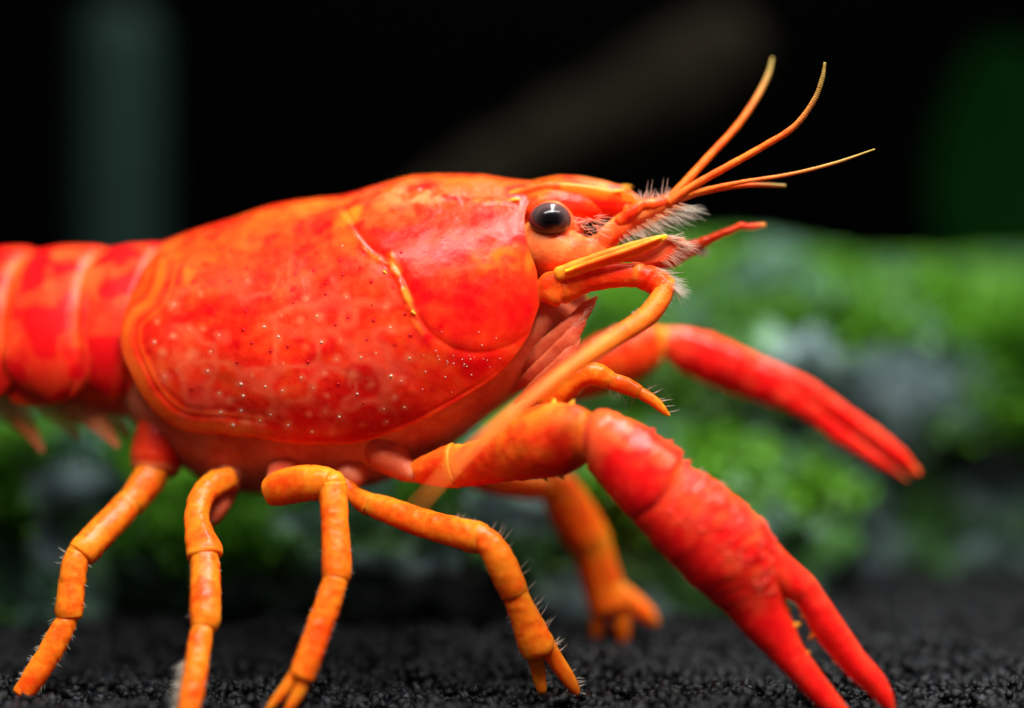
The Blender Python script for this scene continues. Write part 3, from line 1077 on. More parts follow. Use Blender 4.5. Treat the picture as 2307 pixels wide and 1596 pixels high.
# ---- thorax (side and underside of the body below the shell)
TX = [(300, 640, 930, 130), (360, 640, 985, 165), (440, 640, 1052, 190), (520, 640, 1096, 200), (600, 650, 1108, 200), (700, 650, 1100, 200), (780, 650, 1102, 198), (860, 640, 1086, 194), (940, 620, 1050, 190), (1020, 600, 1000, 188), (1100, 590, 940, 182), (1170, 580, 885, 160), (1240, 600, 822, 125), (1285, 640, 760, 95), (1318, 665, 720, 50)]
s = catmull(np.array(TX, float), 160)
ang = np.linspace(0, 2 * math.pi, 48, endpoint=False)
yc, hb_ = (s[:, 1] + s[:, 2]) / 2, (s[:, 2] - s[:, 1]) / 2
R = body(s[:, 0:1], -s[:, 3:4] * np.sin(ang)[None], yc[:, None] - hb_[:, None] * np.cos(ang)[None] - s[:, 3:4] * np.abs(np.sin(ang)[None]) * 0)
R = R + (6 * fbm(R, 70, 3, 5))[..., None] * np.array([0.2, 0.5, -1])
R_ = Rings()
R_.add(R)
R_.build('thorax', flesh_mat, cray)

# ---- abdomen: overlapping rings, each with a rounded side lobe


def tail_seg(x0, x1, ytop, ybot, wd, lobe, seed, slope=75):
    nu, nv = 40, 121
    u = np.linspace(0, 1, nu)[:, None]
    v = np.linspace(-1, 1, nv)[None]
    vm = math.radians(128)
    va = v * vm
    av = np.abs(va)
    e = np.clip((av - math.radians(72)) / (vm - math.radians(72)), 0, 1)
    hx = (x1 - x0) / 2 * (1 + 0.30 * lobe * np.exp(-((e - 0.45) / 0.3)**2)) * np.sqrt(np.clip(1 - e**3.6, 0.0, 1))
    xc = (x0 + x1) / 2 - slope * sstep(0, 1.9, av)
    x = xc + hx * (2 * u - 1)
    prof = 1 + 0.10 * np.sin(math.pi * np.clip(u, 0, 1))**0.6 - 0.05 * np.exp(-((u - 0.80) / 0.06)**2) + 0.012 * np.exp(-((u - 0.06) / 0.05)**2)
    a_ = (ybot - ytop) / 2
    yc = (ybot + ytop) / 2
    y = yc - a_ * np.cos(va) * prof * (1 + 0.0 * x)
    lt = wd * np.sin(va) * prof * (1 + 0.10 * e)
    nzp = np.stack([x, np.abs(lt), y], -1)
    dd = 3.0 * fbm(nzp, 60, 3, seed)
    y = y - dd * np.cos(va)
    C = body(x, -lt, y)
    # inner layer gives the plate its thickness
    Ci = body(xc + hx * 0.94 * (2 * u - 1), -lt * 0.94, yc + (y - yc) * 0.94)
    k = nu * nv
    f = grid_faces(nu, nv)
    rim = []
    edge = [i * nv for i in range(nu)] + [(nu - 1) * nv + j for j in range(1, nv)] + [i * nv + nv - 1 for i in range(nu - 2, -1, -1)] + [j for j in range(nv - 2, 0, -1)]
    for q in range(len(edge)):
        a1, b1 = edge[q], edge[(q + 1) % len(edge)]
        rim.append((a1, b1, b1 + k, a1 + k))
    edge_d = np.minimum(np.minimum(u, 1 - u) * 2 * np.maximum(hx, 30) / 100.0, (1 - np.abs(v)) * 3)
    pl = 0.75 * np.exp(-(edge_d / 0.085)**2) + 0.45 * np.exp(-((u - 0.80) / 0.05)**2) * (e < 0.3) + 0 * x
    dpp = 1.0 * sstep(0.05, 0.30, fbm(nzp, 62, 2, seed + 9)) + 0.35 * sstep(0.2, 0.6, e)
    A = {'pale': np.concatenate([pl.ravel(), pl.ravel()]), 'deep': np.concatenate([dpp.ravel(), dpp.ravel()])}
    V = cam_to_world(np.concatenate([C.reshape(-1, 3), Ci.reshape(-1, 3)]))
    return obj('abdomen_segment', V, np.concatenate([f, f[:, ::-1] + k, np.array(rim)]), shell_tail, cray, A)


seg_c = tail_seg(236, 405, 570, 930, 165, 0.0, 61, 5)
seg_b = tail_seg(82, 266, 574, 940, 172, 0.6, 62, -18)
seg_a = tail_seg(-90, 108, 578, 945, 164, 0.6, 63, -12)


def side_lobe(parent, cx, cy, rx, ry, tilt, lat0, bulge, seed):
    for sd in (-1, 1):
        rr_, tt = np.meshgrid(np.linspace(0.02, 1, 22), np.linspace(0, 2 * math.pi, 72, endpoint=False), indexing='ij')
        a_, b_ = rr_ * np.cos(tt) * rx, rr_ * np.sin(tt) * ry
        a_ = a_ * (1 + 0.12 * np.sin(tt))
        x = cx + a_ * math.cos(tilt) + b_ * math.sin(tilt)
        y = cy - a_ * math.sin(tilt) + b_ * math.cos(tilt)
        lift = bulge * (1 - rr_**3) + 5 * np.exp(-((rr_ - 0.93) / 0.05)**2)
        lt = lat0 + lift - 0.18 * np.clip(y - cy, 0, None)
        p3 = np.stack([x, lt, y], -1)
        lt = lt + 2.5 * fbm(p3, 40, 2, seed)
        F1, F2 = body(x, sd * lt, y), body(x, sd * (lt - 16), y)
        k = 22 * 72
        f = grid_faces(22, 72, True)
        rim = [((21 * 72 + q), (21 * 72 + (q + 1) % 72), k + 21 * 72 + (q + 1) % 72, k + 21 * 72 + q) for q in range(72)]
        pl = 0.8 * np.exp(-((rr_ - 0.97) / 0.05)**2) + 0.3 * sstep(0.1, 0.5, fbm(p3, 34, 2, seed + 3))
        dq = sstep(-0.1, 0.3, fbm(p3, 60, 2, seed + 5)) * (rr_ < 0.9)
        obj('side_lobe', cam_to_world(np.concatenate([F1.reshape(-1, 3), F2.reshape(-1, 3)])), np.concatenate([f, f[:, ::-1] + k, np.array(rim)]), shell_tail, parent,
            {'pale': np.tile(pl.ravel(), 2), 'deep': np.tile(dq.ravel(), 2)}, caps=[list(range(72))[::-1]])


side_lobe(seg_b, 182, 812, 118, 68, 0.35, 150, 20, 161)
side_lobe(seg_a, -20, 818, 112, 70, 0.3, 148, 20, 162)
side_lobe(seg_c, 292, 722, 40, 46, 0.2, 158, 10, 163)
tail_seg(-260, -60, 580, 930, 150, 0.7, 64, 80)
tail_seg(-420, -230, 600, 925, 140, 0.6, 65, 80)
tail_seg(-570, -390, 630, 915, 126, 0.4, 66, 60)
R_ = Rings()
s = catmull(np.array([(330, 620, 940, 150), (220, 610, 925, 150), (100, 610, 890, 140), (-100, 620, 868, 120), (-300, 640, 870, 112), (-520, 680, 870, 95), (-620, 720, 860, 70)], float), 90)
yc, hb_ = (s[:, 1] + s[:, 2]) / 2, (s[:, 2] - s[:, 1]) / 2
R = body(s[:, 0:1], -s[:, 3:4] * np.sin(ang)[None], yc[:, None] - hb_[:, None] * np.cos(ang)[None])
R_.add(R)
R_.build('abdomen_flesh', chitin('orange_tail_skin', (0.92, 0.10, 0.012), (0.86, 0.04, 0.008), (0.95, 0.2, 0.03), (0.95, 0.3, 0.05), sss=0.35), cray)
# tail fan: five flat lobes
for k, (lt, spread, ln) in enumerate([(0, 0, 300), (-70, -110, 290), (70, 110, 290), (-60, -190, 250), (60, 190, 250)]):
    u = np.linspace(0, 1, 24)[:, None]
    v = np.linspace(-1, 1, 13)[None]
    wdt = 75 * np.sin(math.pi * np.clip(0.12 + 0.8 * u, 0, 1))**0.6
    x = -560 - ln * u + 0 * v
    l_ = lt + spread * u + wdt * v
    y = 790 + 60 * u + 8 * np.abs(v) + (k // 2) * 12
    f1, f2 = body(x, l_, y), body(x, l_ * 0.99, y + 9)
    f = grid_faces(24, 13)
    obj('tail_fan_lobe', cam_to_world(np.concatenate([f1.reshape(-1, 3), f2.reshape(-1, 3)])), np.concatenate([f, f[:, ::-1] + 24 * 13]), shell_tail, cray)

# swimmerets under the abdomen
for q, (x0, y0, x1, y1, dd_, wd_) in enumerate([(-20, 880, 95, 1015, -10, 20), (60, 885, 175, 985, 30, 24), (120, 880, 265, 1005, -20, 22), (170, 880, 290, 985, 40, 24), (-60, 890, 60, 975, 30, 22), (90, 890, 215, 965, 0, 26)]):
    R_ = Rings()
    a, al, cc = tube([(x0, y0, wd_ * 0.9, d0(x0) - 90 + dd_), ((x0 + x1) / 2 + 4, (y0 + y1) / 2 - 16, wd_ * 1.35, d0(x0) - 110 + dd_), (x1, y1, wd_ * 0.35, d0(x0) - 120 + dd_)], flat=0.35, m=14)
    R_.add(a)
    R_.build('swimmeret', fin_mat, cray)


# ---- limbs


def seg(parent, name, mat, kind, st, pale_ends=(0.5, 0.6), pig=None, pigd=None, **kw):
    R_ = Rings()
    fn = tube if kind == 'tube' else blade
    if mat is leg_mat:
        kw.setdefault('power', 2.35)
        kw['cap1'] = min(kw.get('cap1', 0.7), 0.3) if 'finger' not in name and name != 'dactyl' else 0.7
        if kind == 'tube' and name in ('carpus', 'propodus'):
            a_, b_ = np.array(st[0], float), np.array(st[1], float)
            t_ = (b_ - a_)[:2] / np.linalg.norm((b_ - a_)[:2])
            st = [(a_[0] - t_[0] * 10, a_[1] - t_[1] * 10, a_[2] * 0.96, a_[3])] + [(a_[0], a_[1], a_[2] * 1.04, a_[3])] + list(st[1:])
    R, al, cc = fn(st, **kw)
    if mat is leg_mat and 'finger' not in name and name != 'dactyl':
        ctr_ = R.mean(1, keepdims=True)
        kk = 1.07 - 0.03 * np.exp(-(al / 0.05)**2)
        R = ctr_ + (R - ctr_) * kk[..., None]
    pf_ = 0.55 if mat is leg_mat else 1.0
    p_ = pf_ * (pale_ends[0] * np.exp(-(al / 0.07)**2) + pale_ends[1] * np.exp(-((1 - al) / 0.06)**2))
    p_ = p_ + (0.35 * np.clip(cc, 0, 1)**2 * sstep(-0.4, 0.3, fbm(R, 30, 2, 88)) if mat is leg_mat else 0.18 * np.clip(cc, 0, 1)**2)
    if pig is not None:
        p_ = np.clip(p_ + pig(R, al, cc), 0, 1)
    R_.add(R, {'pale': p_, 'along': al, 'deep': (pigd(R, al, cc) if pigd is not None else 0 * al)})
    o = R_.build(name, mat, parent)
    RINGS[o.name] = (R, al, cc)
    return o


RINGS = {}


def on_surface(o, x, y):
    """nearest near-facing surface point of a limb piece to a place in view, with its outward direction"""
    R, al, cc = RINGS[o.name]
    s_ = (D + R[..., 2]) / D
    px, py = R[..., 0] / s_ + 1153.5, 798 - R[..., 1] / s_
    ctr = R.mean(1, keepdims=True)
    nrm = R - ctr
    nrm = nrm / (np.linalg.norm(nrm, axis=-1, keepdims=True) + 1e-9)
    q = (px - x)**2 + (py - y)**2 + np.where(nrm[..., 2] > 0.15, 1e6, 0)
    i, j = np.unravel_index(np.argmin(q), q.shape)
    return cam_to_world(R[i, j]), nrm[i, j, 0] * RIGHT + nrm[i, j, 1] * UP + nrm[i, j, 2] * FWD, math.sqrt(q[i, j])


def bristles(parent, items, mat=None, width=1.1):
    V, F, t_ = hairs(items, width)
    o = obj('bristles', V, F, mat or hair_mat, parent, {'along': t_})
    o['kind'] = 'stuff'
    return o


def edge_hairs(st, side, n, ln, lean, rng, spread=0.25, t0=0.05, t1=0.95, w=1.1):
    """bristles along one edge of a tube given by its stations; side +1 right of travel, -1 left"""
    s = catmull(np.asarray(st, float), 60)
    out = []
    n, w = int(math.ceil(n * 0.6)), w * 0.75
    for _ in range(n):
        t = rng.uniform(t0, t1)
        i = int(t * 58)
        T = s[i + 1, :2] - s[i, :2]
        T /= np.linalg.norm(T) + 1e-9
        N = np.array([-T[1], T[0]]) * side
        L = ln * rng.uniform(0.55, 1.2)
        dv = N + T * (lean + rng.normal() * spread)
        dv = dv / np.linalg.norm(dv) * L
        b_ = s[i, :2] + N * s[i, 2] * 0.93
        out.append((b_[0], b_[1], s[i, 3] - rng.uniform(-0.3, 0.5) * s[i, 2], dv[0], dv[1], rng.normal() * L * 0.25, rng.normal() * L * 0.12, w))
    return out


hr = np.random.default_rng(77)

# hindmost near leg
c5 = seg(cray, 'walking_leg', leg_mat, 'tube', [(292, 1132, 30, -80), (268, 1160, 31, -105), (228, 1200, 32, -140), (190, 1240, 33, -175), (181, 1250, 31, -182)], rough=1.6, cap1=0.25)
seg(c5, 'coxa', coxa_mat, 'tube', [(372, 935, 50, 20), (362, 985, 58, 0), (354, 1030, 60, -12), (350, 1056, 54, -18)], rough=2.5, rscale=40, cap1=0.4)
seg(c5, 'ischium', leg_mat, 'tube', [(352, 1050, 34, -25), (334, 1082, 35, -45), (310, 1115, 33, -65), (294, 1136, 31, -80)], (0.9, 0.4), rough=1.5)
st = [(178, 1246, 25, -182), (168, 1275, 28, -192), (161, 1330, 28, -205), (156, 1375, 30, -215), (157, 1392, 26, -218)]
seg(c5, 'carpus', leg_mat, 'tube', st, (0.3, 0.2), rough=1.4, cap1=0.5)
st2 = [(155, 1390, 20, -218), (140, 1420, 25, -226), (110, 1475, 26, -240), (75, 1530, 25, -252), (50, 1566, 22, -260)]
seg(c5, 'propodus', leg_mat, 'tube', st2, (0.5, 0.1), rough=1.5, cap1=0.6)
seg(c5, 'dactyl', leg_mat, 'tube', [(52, 1560, 15, -258), (30, 1578, 10, -262), (16, 1588, 3, -264)], (0.3, 0.9))
bristles(c5, edge_hairs(st, 1, 9, 18, 0.4, hr) + edge_hairs(st, -1, 7, 16, 0.4, hr) + edge_hairs(st2, 1, 40, 13, 0.7, hr) + edge_hairs(st2, -1, 40, 13, 0.7, hr) +
         [(136, 1388, -215, -28, 14, 0, 1, 1.6), (138, 1391, -215, -26, 16, -4, 1, 1.6), (152, 1248, -180, -20, -14, 0, 0, 1.4)])

# second near leg from the tail
c4 = seg(cray, 'walking_leg', leg_mat, 'tube', [(515, 1080, 26, -110), (482, 1092, 27, -135), (457, 1116, 26, -165), (444, 1165, 26, -205), (449, 1205, 31, -235), (459, 1238, 38, -255), (461, 1252, 38, -262)], rough=1.6, cap1=0.3, flat=0.9)
seg(c4, 'coxa', flesh_dark, 'tube', [(510, 1005, 62, 0), (512, 1045, 58, -20), (506, 1078, 46, -35)], rough=3, rscale=50, cap1=0.5)
seg(c4, 'ischium', flesh_dark, 'tube', [(520, 1070, 36, -60), (504, 1105, 31, -85), (492, 1140, 27, -105), (481, 1168, 18, -115), (474, 1180, 12, -118)], (0.9, 0.9), rough=1.8)
st = [(461, 1252, 29, -262), (463, 1290, 31, -285), (463, 1350, 32, -315), (463, 1395, 32, -335), (460, 1414, 27, -345)]
seg(c4, 'carpus', leg_mat, 'tube', st, (0.6, 0.2), rough=1.4, cap0=0.9, cap1=0.5)
st2 = [(457, 1412, 22, -345), (450, 1450, 25, -362), (440, 1520, 25, -392), (426, 1596, 24, -420), (416, 1630, 20, -430)]
seg(c4, 'propodus', leg_mat, 'tube', st2, (0.6, 0.1), rough=1.5)
seg(c4, 'dactyl', leg_mat, 'tube', [(416, 1625, 14, -430), (406, 1650, 9, -434), (400, 1668, 3, -436)], (0.3, 0.9))
bristles(c4, edge_hairs(st, 1, 14, 14, 0.5, hr) + edge_hairs(st2, 1, 120, 30, 0.9, hr, 0.3, 0.35, 0.98, 1.4) + edge_hairs(st2, -1, 22, 10, 0.9, hr) + edge_hairs(st, -1, 10, 9, 0.5, hr))

# third near leg with its bent elbow and small pincer
c3 = seg(cray, 'walking_leg', leg_mat, 'tube', [(612, 1106, 32, -200), (640, 1098, 38, -212), (680, 1090, 38, -228), (715, 1088, 37, -242), (742, 1092, 33, -252)], (0.5, 0.4), rough=1.7, cap0=0.5, cap1=0.8)
seg(c3, 'coxa', flesh_dark, 'tube', [(668, 1015, 58, -40), (655, 1050, 50, -80), (635, 1078, 34, -130), (618, 1095, 26, -170)], rough=3, rscale=50)
st = [(748, 1094, 31, -252), (752, 1130, 30, -268), (755, 1190, 29, -290), (758, 1250, 31, -310), (759, 1288, 32, -322), (757, 1304, 29, -328)]
seg(c3, 'carpus', leg_mat, 'tube', st, (0.35, 0.15), rough=1.4, cap0=0.8, cap1=0.45)
st2 = [(757, 1302, 26, -328), (744, 1345, 28, -340), (718, 1420, 28, -362), (695, 1485, 28, -380), (680, 1525, 28, -388)]
seg(c3, 'propodus', leg_mat, 'tube', st2, (0.5, 0.1), rough=1.5, cap1=0.5)
seg(c3, 'finger', leg_mat, 'tube', [(668, 1515, 15, -390), (640, 1555, 13, -400), (610, 1592, 9, -408), (592, 1618, 3, -412)], (0.1, 0.6))
seg(c3, 'finger', leg_mat, 'tube', [(686, 1525, 18, -388), (672, 1562, 15, -398), (652, 1595, 11, -406), (634, 1625, 3, -412)], (0.1, 0.6))
bristles(c3, edge_hairs(st, 1, 8, 9, 0.4, hr) + edge_hairs(st, -1, 8, 9, 0.4, hr) + edge_hairs(st2, 1, 40, 8, 0.8, hr) + edge_hairs(st2, -1, 40, 8, 0.8, hr), width=0.9)

# front near leg reaching forward, small open pincer
c2 = seg(cray, 'walking_leg', leg_mat, 'tube', [(838, 1138, 25, -175), (880, 1152, 28, -195), (950, 1178, 30, -230), (1030, 1200, 32, -270), (1075, 1212, 34, -290), (1086, 1214, 33, -296)], (0.9, 0.5), rough=1.6, cap0=0.3, cap1=0.2)
seg(c2, 'ischium', leg_mat, 'tube', [(775, 1088, 15, -140), (795, 1112, 17, -152), (815, 1127, 22, -163), (834, 1138, 25, -173)], (0.4, 0.8), rough=1.0, cap1=0.3)
seg(c2, 'coxa', flesh_dark, 'tube', [(800, 1015, 60, -70), (795, 1050, 52, -95), (785, 1080, 32, -125)], rough=3, rscale=50)
st = [(1075, 1205, 25, -296), (1100, 1224, 29, -300), (1124, 1258, 32, -302), (1145, 1305, 32, -298), (1158, 1336, 30, -292)]
seg(c2, 'carpus', leg_mat, 'tube', st, (0.3, 0.3), rough=1.6, cap0=0.4, cap1=0.4)
st2 = [(1160, 1334, 26, -292), (1173, 1370, 29, -286), (1192, 1415, 34, -276), (1207, 1450, 38, -268), (1213, 1464, 37, -264)]
seg(c2, 'propodus', leg_mat, 'tube', st2, (0.3, 0.1), rough=1.6, cap1=0.4)
f1 = [(1202, 1452, 25, -266), (1208, 1490, 19, -258), (1215, 1528, 15, -252), (1221, 1556, 11, -248), (1223, 1568, 4, -247)]
f2 = [(1228, 1450, 22, -266), (1252, 1488, 19, -258), (1276, 1523, 17, -252), (1294, 1551, 12, -248), (1309, 1576, 2, -246)]
seg(c2, 'finger', leg_mat, 'tube', f1, (0.1, 0.8), step=2.5)
seg(c2, 'finger', leg_mat, 'tube', f2, (0.1, 0.7), step=2.5)
st0 = [(838, 1138, 25, -175), (950, 1178, 30, -230), (1030, 1200, 32, -270), (1084, 1214, 34, -296)]
bristles(c2, edge_hairs(st0, -1, 12, 16, 0.5, hr, t0=0.6) + edge_hairs(st0, 1, 8, 10, 0.5, hr) + edge_hairs(st, -1, 12, 30, -0.5, hr) + edge_hairs(st2, -1, 14, 34, -0.35, hr) + edge_hairs(st2, 1, 14, 12, 0.3, hr)
         + edge_hairs(f2, -1, 22, 20, 0.1, hr, w=1.5) + edge_hairs(f2, 1, 12, 11, 0.8, hr, w=1.4) + edge_hairs(f1, -1, 12, 14, 0.1, hr, w=1.4) + edge_hairs(f1, 1, 10, 9, 0.3, hr)
         + [(1300, 1560, -248, 26, 4, 0, 1, 2.0), (1296, 1556, -250, 18, 12, -4, 1, 2.0)])

# far front leg seen under the claw
cf = seg(cray, 'walking_leg', leg_mat, 'tube', [(1010, 1060, 20, 40), (1100, 1088, 22, 90), (1180, 1098, 25, 150), (1240, 1098, 30, 200)], rough=1.5)
st = [(1252, 1085, 36, 205), (1275, 1130, 46, 215), (1305, 1180, 49, 224), (1332, 1228, 46, 230)]
seg(cf, 'carpus', leg_mat, 'tube', st, (0.2, 0.5), rough=1.6, cap0=0.8, cap1=0.5)
seg(cf, 'propodus', leg_mat, 'tube', [(1334, 1228, 40, 230), (1346, 1275, 42, 234), (1362, 1330, 44, 238), (1375, 1368, 46, 238)], (0.4, 0.1), rough=1.6, cap1=0.4)
seg(cf, 'finger', leg_mat, 'tube', [(1352, 1362, 22, 235), (1348, 1405, 19, 232), (1342, 1443, 9, 230)], (0.1, 0.3))
seg(cf, 'finger', leg_mat, 'tube', [(1394, 1362, 24, 235), (1400, 1405, 22, 232), (1406, 1446, 11, 230)], (0.1, 0.3))
seg(cf, 'dactyl', leg_mat, 'tube', [(1398, 1336, 24, 232), (1430, 1362, 23, 228), (1458, 1386, 20, 226), (1476, 1404, 10, 226)], (0.1, 0.9))

# ---- claws
def palm_pig(R, al, cc):
    up = sstep(-0.55, 0.25, cc + 0.5 * (0.45 - al)) * (1 - sstep(0.40, 0.58, al))
    m_ = 0.5 * up * sstep(0.0, 0.3, fbm(R, 20, 2, 71)) + 0.2 * up * sstep(-0.1, 0.5, fbm(R, 70, 2, 72))
    return m_ + 0.75 * sstep(0.86, 1.0, cc) * sstep(0.5, 0.62, al)


def dactyl_pig(R, al, cc):
    return 0.75 * sstep(0.84, 1.0, -cc) * sstep(0.2, 0.4, al) + 0.35 * sstep(0.8, 1.0, cc) * (0.5 + 0.5 * vnoise(R, 30, 5)) + 0.35 * sstep(0.0, 0.4, fbm(R, 40, 2, 75)) * (1 - sstep(0.2, 0.4, al))


def carpus_pig(R, al, cc):
    ln = np.exp(-((cc - 0.42 + 0.25 * al) / 0.13)**2)
    return (0.8 * ln * sstep(-0.5, 0.2, fbm(R, 40, 2, 73)) + 0.55 * sstep(0.0, 0.6, cc) * sstep(-0.1, 0.35, fbm(R, 30, 3, 74)) + 0.9 * np.exp(-(al / 0.28)**2) * sstep(-0.2, 0.3, fbm(R, 36, 2, 76)))


def far_pig(R, al, cc):
    return 0.5 * sstep(0.55, 0.95, cc) * sstep(-0.3, 0.3, fbm(R, 50, 2, 78))


claw_lite = chitin('granule_red', (0.95, 0.05, 0.03), (0.90, 0.01, 0.010), (0.95, 0.12, 0.05), YEL, sss=0.3)
upper_rough = lambda al, c: (0.25 + 0.8 * np.clip(c, 0, 1)) * (1 - 0.85 * sstep(0.4, 0.6, al))
carp_rough = lambda al, c: 0.3 + 0.8 * np.clip(c, 0, 1)
fing_rough = lambda al, c: 0.25 + 0 * al * c
ARM_ROOT = [(840, 985, 45, -120), (878, 1028, 42, -135), (912, 1056, 28, -150), (935, 1066, 22, -165)]
near = seg(cray, 'claw', claw_mat, 'blade', [
    (1515, 1020, 1392, 1112, -395, 0.50), (1552, 1052, 1404, 1140, -395, 0.58), (1590, 1080, 1418, 1170, -395, 0.64), (1626, 1099, 1444, 1205, -395, 0.67), (1672, 1134, 1478, 1240, -394, 0.68), (1732, 1190, 1556, 1318, -390, 0.66),
    (1752, 1262, 1620, 1382, -386, 0.66), (1764, 1344, 1672, 1430, -384, 0.7), (1788, 1406, 1718, 1472, -384, 0.75), (1804, 1446, 1748, 1500, -386, 0.8), (1832, 1490, 1786, 1538, -388, 0.85), (1872, 1545, 1830, 1584, -390, 0.9), (1912, 1596, 1880, 1624, -392, 0.95), (1938, 1630, 1928, 1640, -394, 1.0)],
    (0.1, 0.5), pig=palm_pig, rough=5.0, rscale=18, m=44, step=3.5, ridge=upper_rough, cap0=0.4, power=2.2)
seg(near, 'coxa', flesh_dark, 'tube', ARM_ROOT, (0.1, 0.6), rough=2.5, rscale=40)
seg(near, 'ischium', merus_mat, 'blade', [(905, 1050, 912, 1066, -150, 0.8), (935, 1036, 940, 1086, -165, 0.8), (975, 1016, 990, 1097, -185, 0.75), (1010, 1000, 1040, 1100, -205, 0.75)], (0.2, 0.6), rough=1.5, cap1=0.2)
mer = seg(near, 'merus', merus_mat, 'blade', [(1016, 1001, 1040, 1098, -205, 0.72), (1045, 1000, 1072, 1097, -220, 0.72), (1084, 986, 1105, 1092, -240, 0.7), (1139, 950, 1160, 1087, -270, 0.68), (1195, 920, 1215, 1082, -300, 0.66), (1248, 907, 1262, 1074, -325, 0.64), (1290, 912, 1300, 1060, -345, 0.64), (1322, 925, 1322, 1048, -358, 0.66)],
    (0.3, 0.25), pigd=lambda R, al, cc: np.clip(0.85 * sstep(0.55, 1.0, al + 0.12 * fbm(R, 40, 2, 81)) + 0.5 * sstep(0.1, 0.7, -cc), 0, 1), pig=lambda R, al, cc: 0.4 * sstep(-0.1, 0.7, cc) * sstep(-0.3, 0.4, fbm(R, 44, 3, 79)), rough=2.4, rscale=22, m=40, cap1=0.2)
car = seg(near, 'carpus', claw_mat, 'blade', [(1326, 935, 1322, 1040, -360, 0.66), (1360, 920, 1340, 1064, -368, 0.68), (1398, 930, 1358, 1088, -375, 0.68), (1442, 952, 1378, 1116, -382, 0.68), (1497, 987, 1398, 1146, -390, 0.68), (1548, 1028, 1420, 1168, -395, 0.68), (1574, 1056, 1440, 1166, -396, 0.66)],
    (0.7, 0.5), pig=carpus_pig, rough=3.4, rscale=22, m=40, ridge=carp_rough, cap1=0.12)
dac = seg(near, 'dactyl', claw_mat, 'blade', [
    (1742, 1212, 1690, 1262, -400, 0.62), (1778, 1252, 1724, 1310, -400, 0.66), (1806, 1278, 1762, 1344, -398, 0.7), (1830, 1300, 1796, 1368, -396, 0.75), (1862, 1344, 1816, 1400, -394, 0.8), (1890, 1386, 1836, 1436, -392, 0.8), (1920, 1430, 1866, 1472, -390, 0.82), (1946, 1470, 1910, 1524, -390, 0.85), (1990, 1522, 1954, 1562, -390, 0.9), (2010, 1566, 1984, 1594, -392, 0.95), (2020, 1620, 2012, 1624, -394, 1.0)],
    (0.2, 0.6), pig=dactyl_pig, rough=2.6, rscale=20, m=36, step=3.5, ridge=fing_rough, cap0=0.8)
# yellow teeth and knobs along the claw edges
def knobs(o, lst, name, mat):
    it = []
    for (x_, y_, dx, dy, ln, rd) in lst:
        p_, n_, e_ = on_surface(o, x_, y_)
        dv = dx * RIGHT - dy * UP + 0.25 * n_
        dv = dv / np.linalg.norm(dv)
        it.append((p_ - dv * rd * 0.9 / K, dv, (ln + rd) / K, rd * 1.25 / K))
    spine_each(it, name, mat, near, 9)


knobs(near, [(1790, 1410, 1, -0.35, 15, 8), (1776, 1372, 1, -0.2, 7, 5), (1824, 1468, 0.9, -0.4, 6, 5)], 'claw_tooth', yel_tip)
knobs(dac, [(1833, 1430, -0.8, 0.7, 13, 7), (1806, 1390, -0.8, 0.6, 7, 5), (1880, 1490, -0.8, 0.7, 6, 5)], 'claw_tooth', yel_tip)
knobs(mer, [(1287, 908, 0.6, -0.8, 13, 7), (1248, 908, 0.2, -1, 9, 7), (1262, 1074, 0.9, 0.5, 13, 6), (1229, 1082, 0.9, 0.6, 11, 5)], 'claw_spine', yel_tip)
knobs(car, [(1562, 1040, 0.9, -0.5, 12, 8), (1510, 998, 0.7, -0.7, 8, 7), (1470, 970, 0.7, -0.7, 7, 7)], 'claw_spine', claw_mat)
# granules on the palm
it = []
R, al, cc = RINGS[near.name]
ctr = R.mean(1, keepdims=True)
nrm = (R - ctr) / (np.linalg.norm(R - ctr, axis=-1, keepdims=True) + 1e-9)
ok = np.argwhere((nrm[..., 2] < 0.1) & (al > 0.05) & (al < 0.5) & (cc > -0.35 + 0.8 * al))
for q in hr.choice(len(ok), 230, replace=False):
    i, j = ok[q]
    n_ = nrm[i, j, 0] * RIGHT + nrm[i, j, 1] * UP + nrm[i, j, 2] * FWD
    rd = hr.uniform(4.0, 8.0)
    it.append((cam_to_world(R[i, j]) - n_ * rd * 0.3 / K, n_ + 0.35 * RIGHT, rd * 0.75 / K, rd / K))
V, F = cones(it, 7)
obj('palm_granules', V, None, claw_lite, near, tris=F)['kind'] = 'stuff'
bristles(near, [(x_, y_, -392, 6 + 4 * hr.random(), -10 * hr.random() - 3, -3, 0, 1.2) for x_, y_ in [(1575, 1062), (1580, 1070), (1586, 1080), (1622, 1097), (1628, 1099), (1618, 1095)] for _ in range(4)])

far = seg(cray, 'claw', claw_mat, 'blade', [
    (1480, 735, 1500, 800, 144, 0.6), (1500, 732, 1518, 815, 145, 0.6), (1548, 735, 1560, 848, 146, 0.6), (1615, 757, 1595, 868, 148, 0.6), (1700, 800, 1672, 897, 150, 0.6), (1780, 850, 1771, 932, 151, 0.6), (1848, 912, 1840, 968, 153, 0.65), (1905, 965, 1890, 1003, 155, 0.8), (1975, 1018, 1962, 1046, 156, 0.9), (2025, 1060, 2020, 1074, 157, 1.0), (2046, 1080, 2042, 1085, 158, 1.0)],
    (0.6, 0.9), pig=far_pig, rough=2.4, rscale=22, m=36)
seg(far, 'dactyl', claw_mat, 'blade', [(1700, 796, 1720, 850, 147, 0.55), (1780, 832, 1780, 890, 149, 0.6), (1827, 856, 1835, 920, 150, 0.65), (1911, 916, 1905, 965, 152, 0.75), (1984, 968, 1975, 1016, 154, 0.8), (2040, 1018, 2024, 1052, 155, 0.9), (2072, 1062, 2064, 1074, 157, 1.0)],
    (0.3, 0.9), pig=far_pig, rough=2.0, m=32)
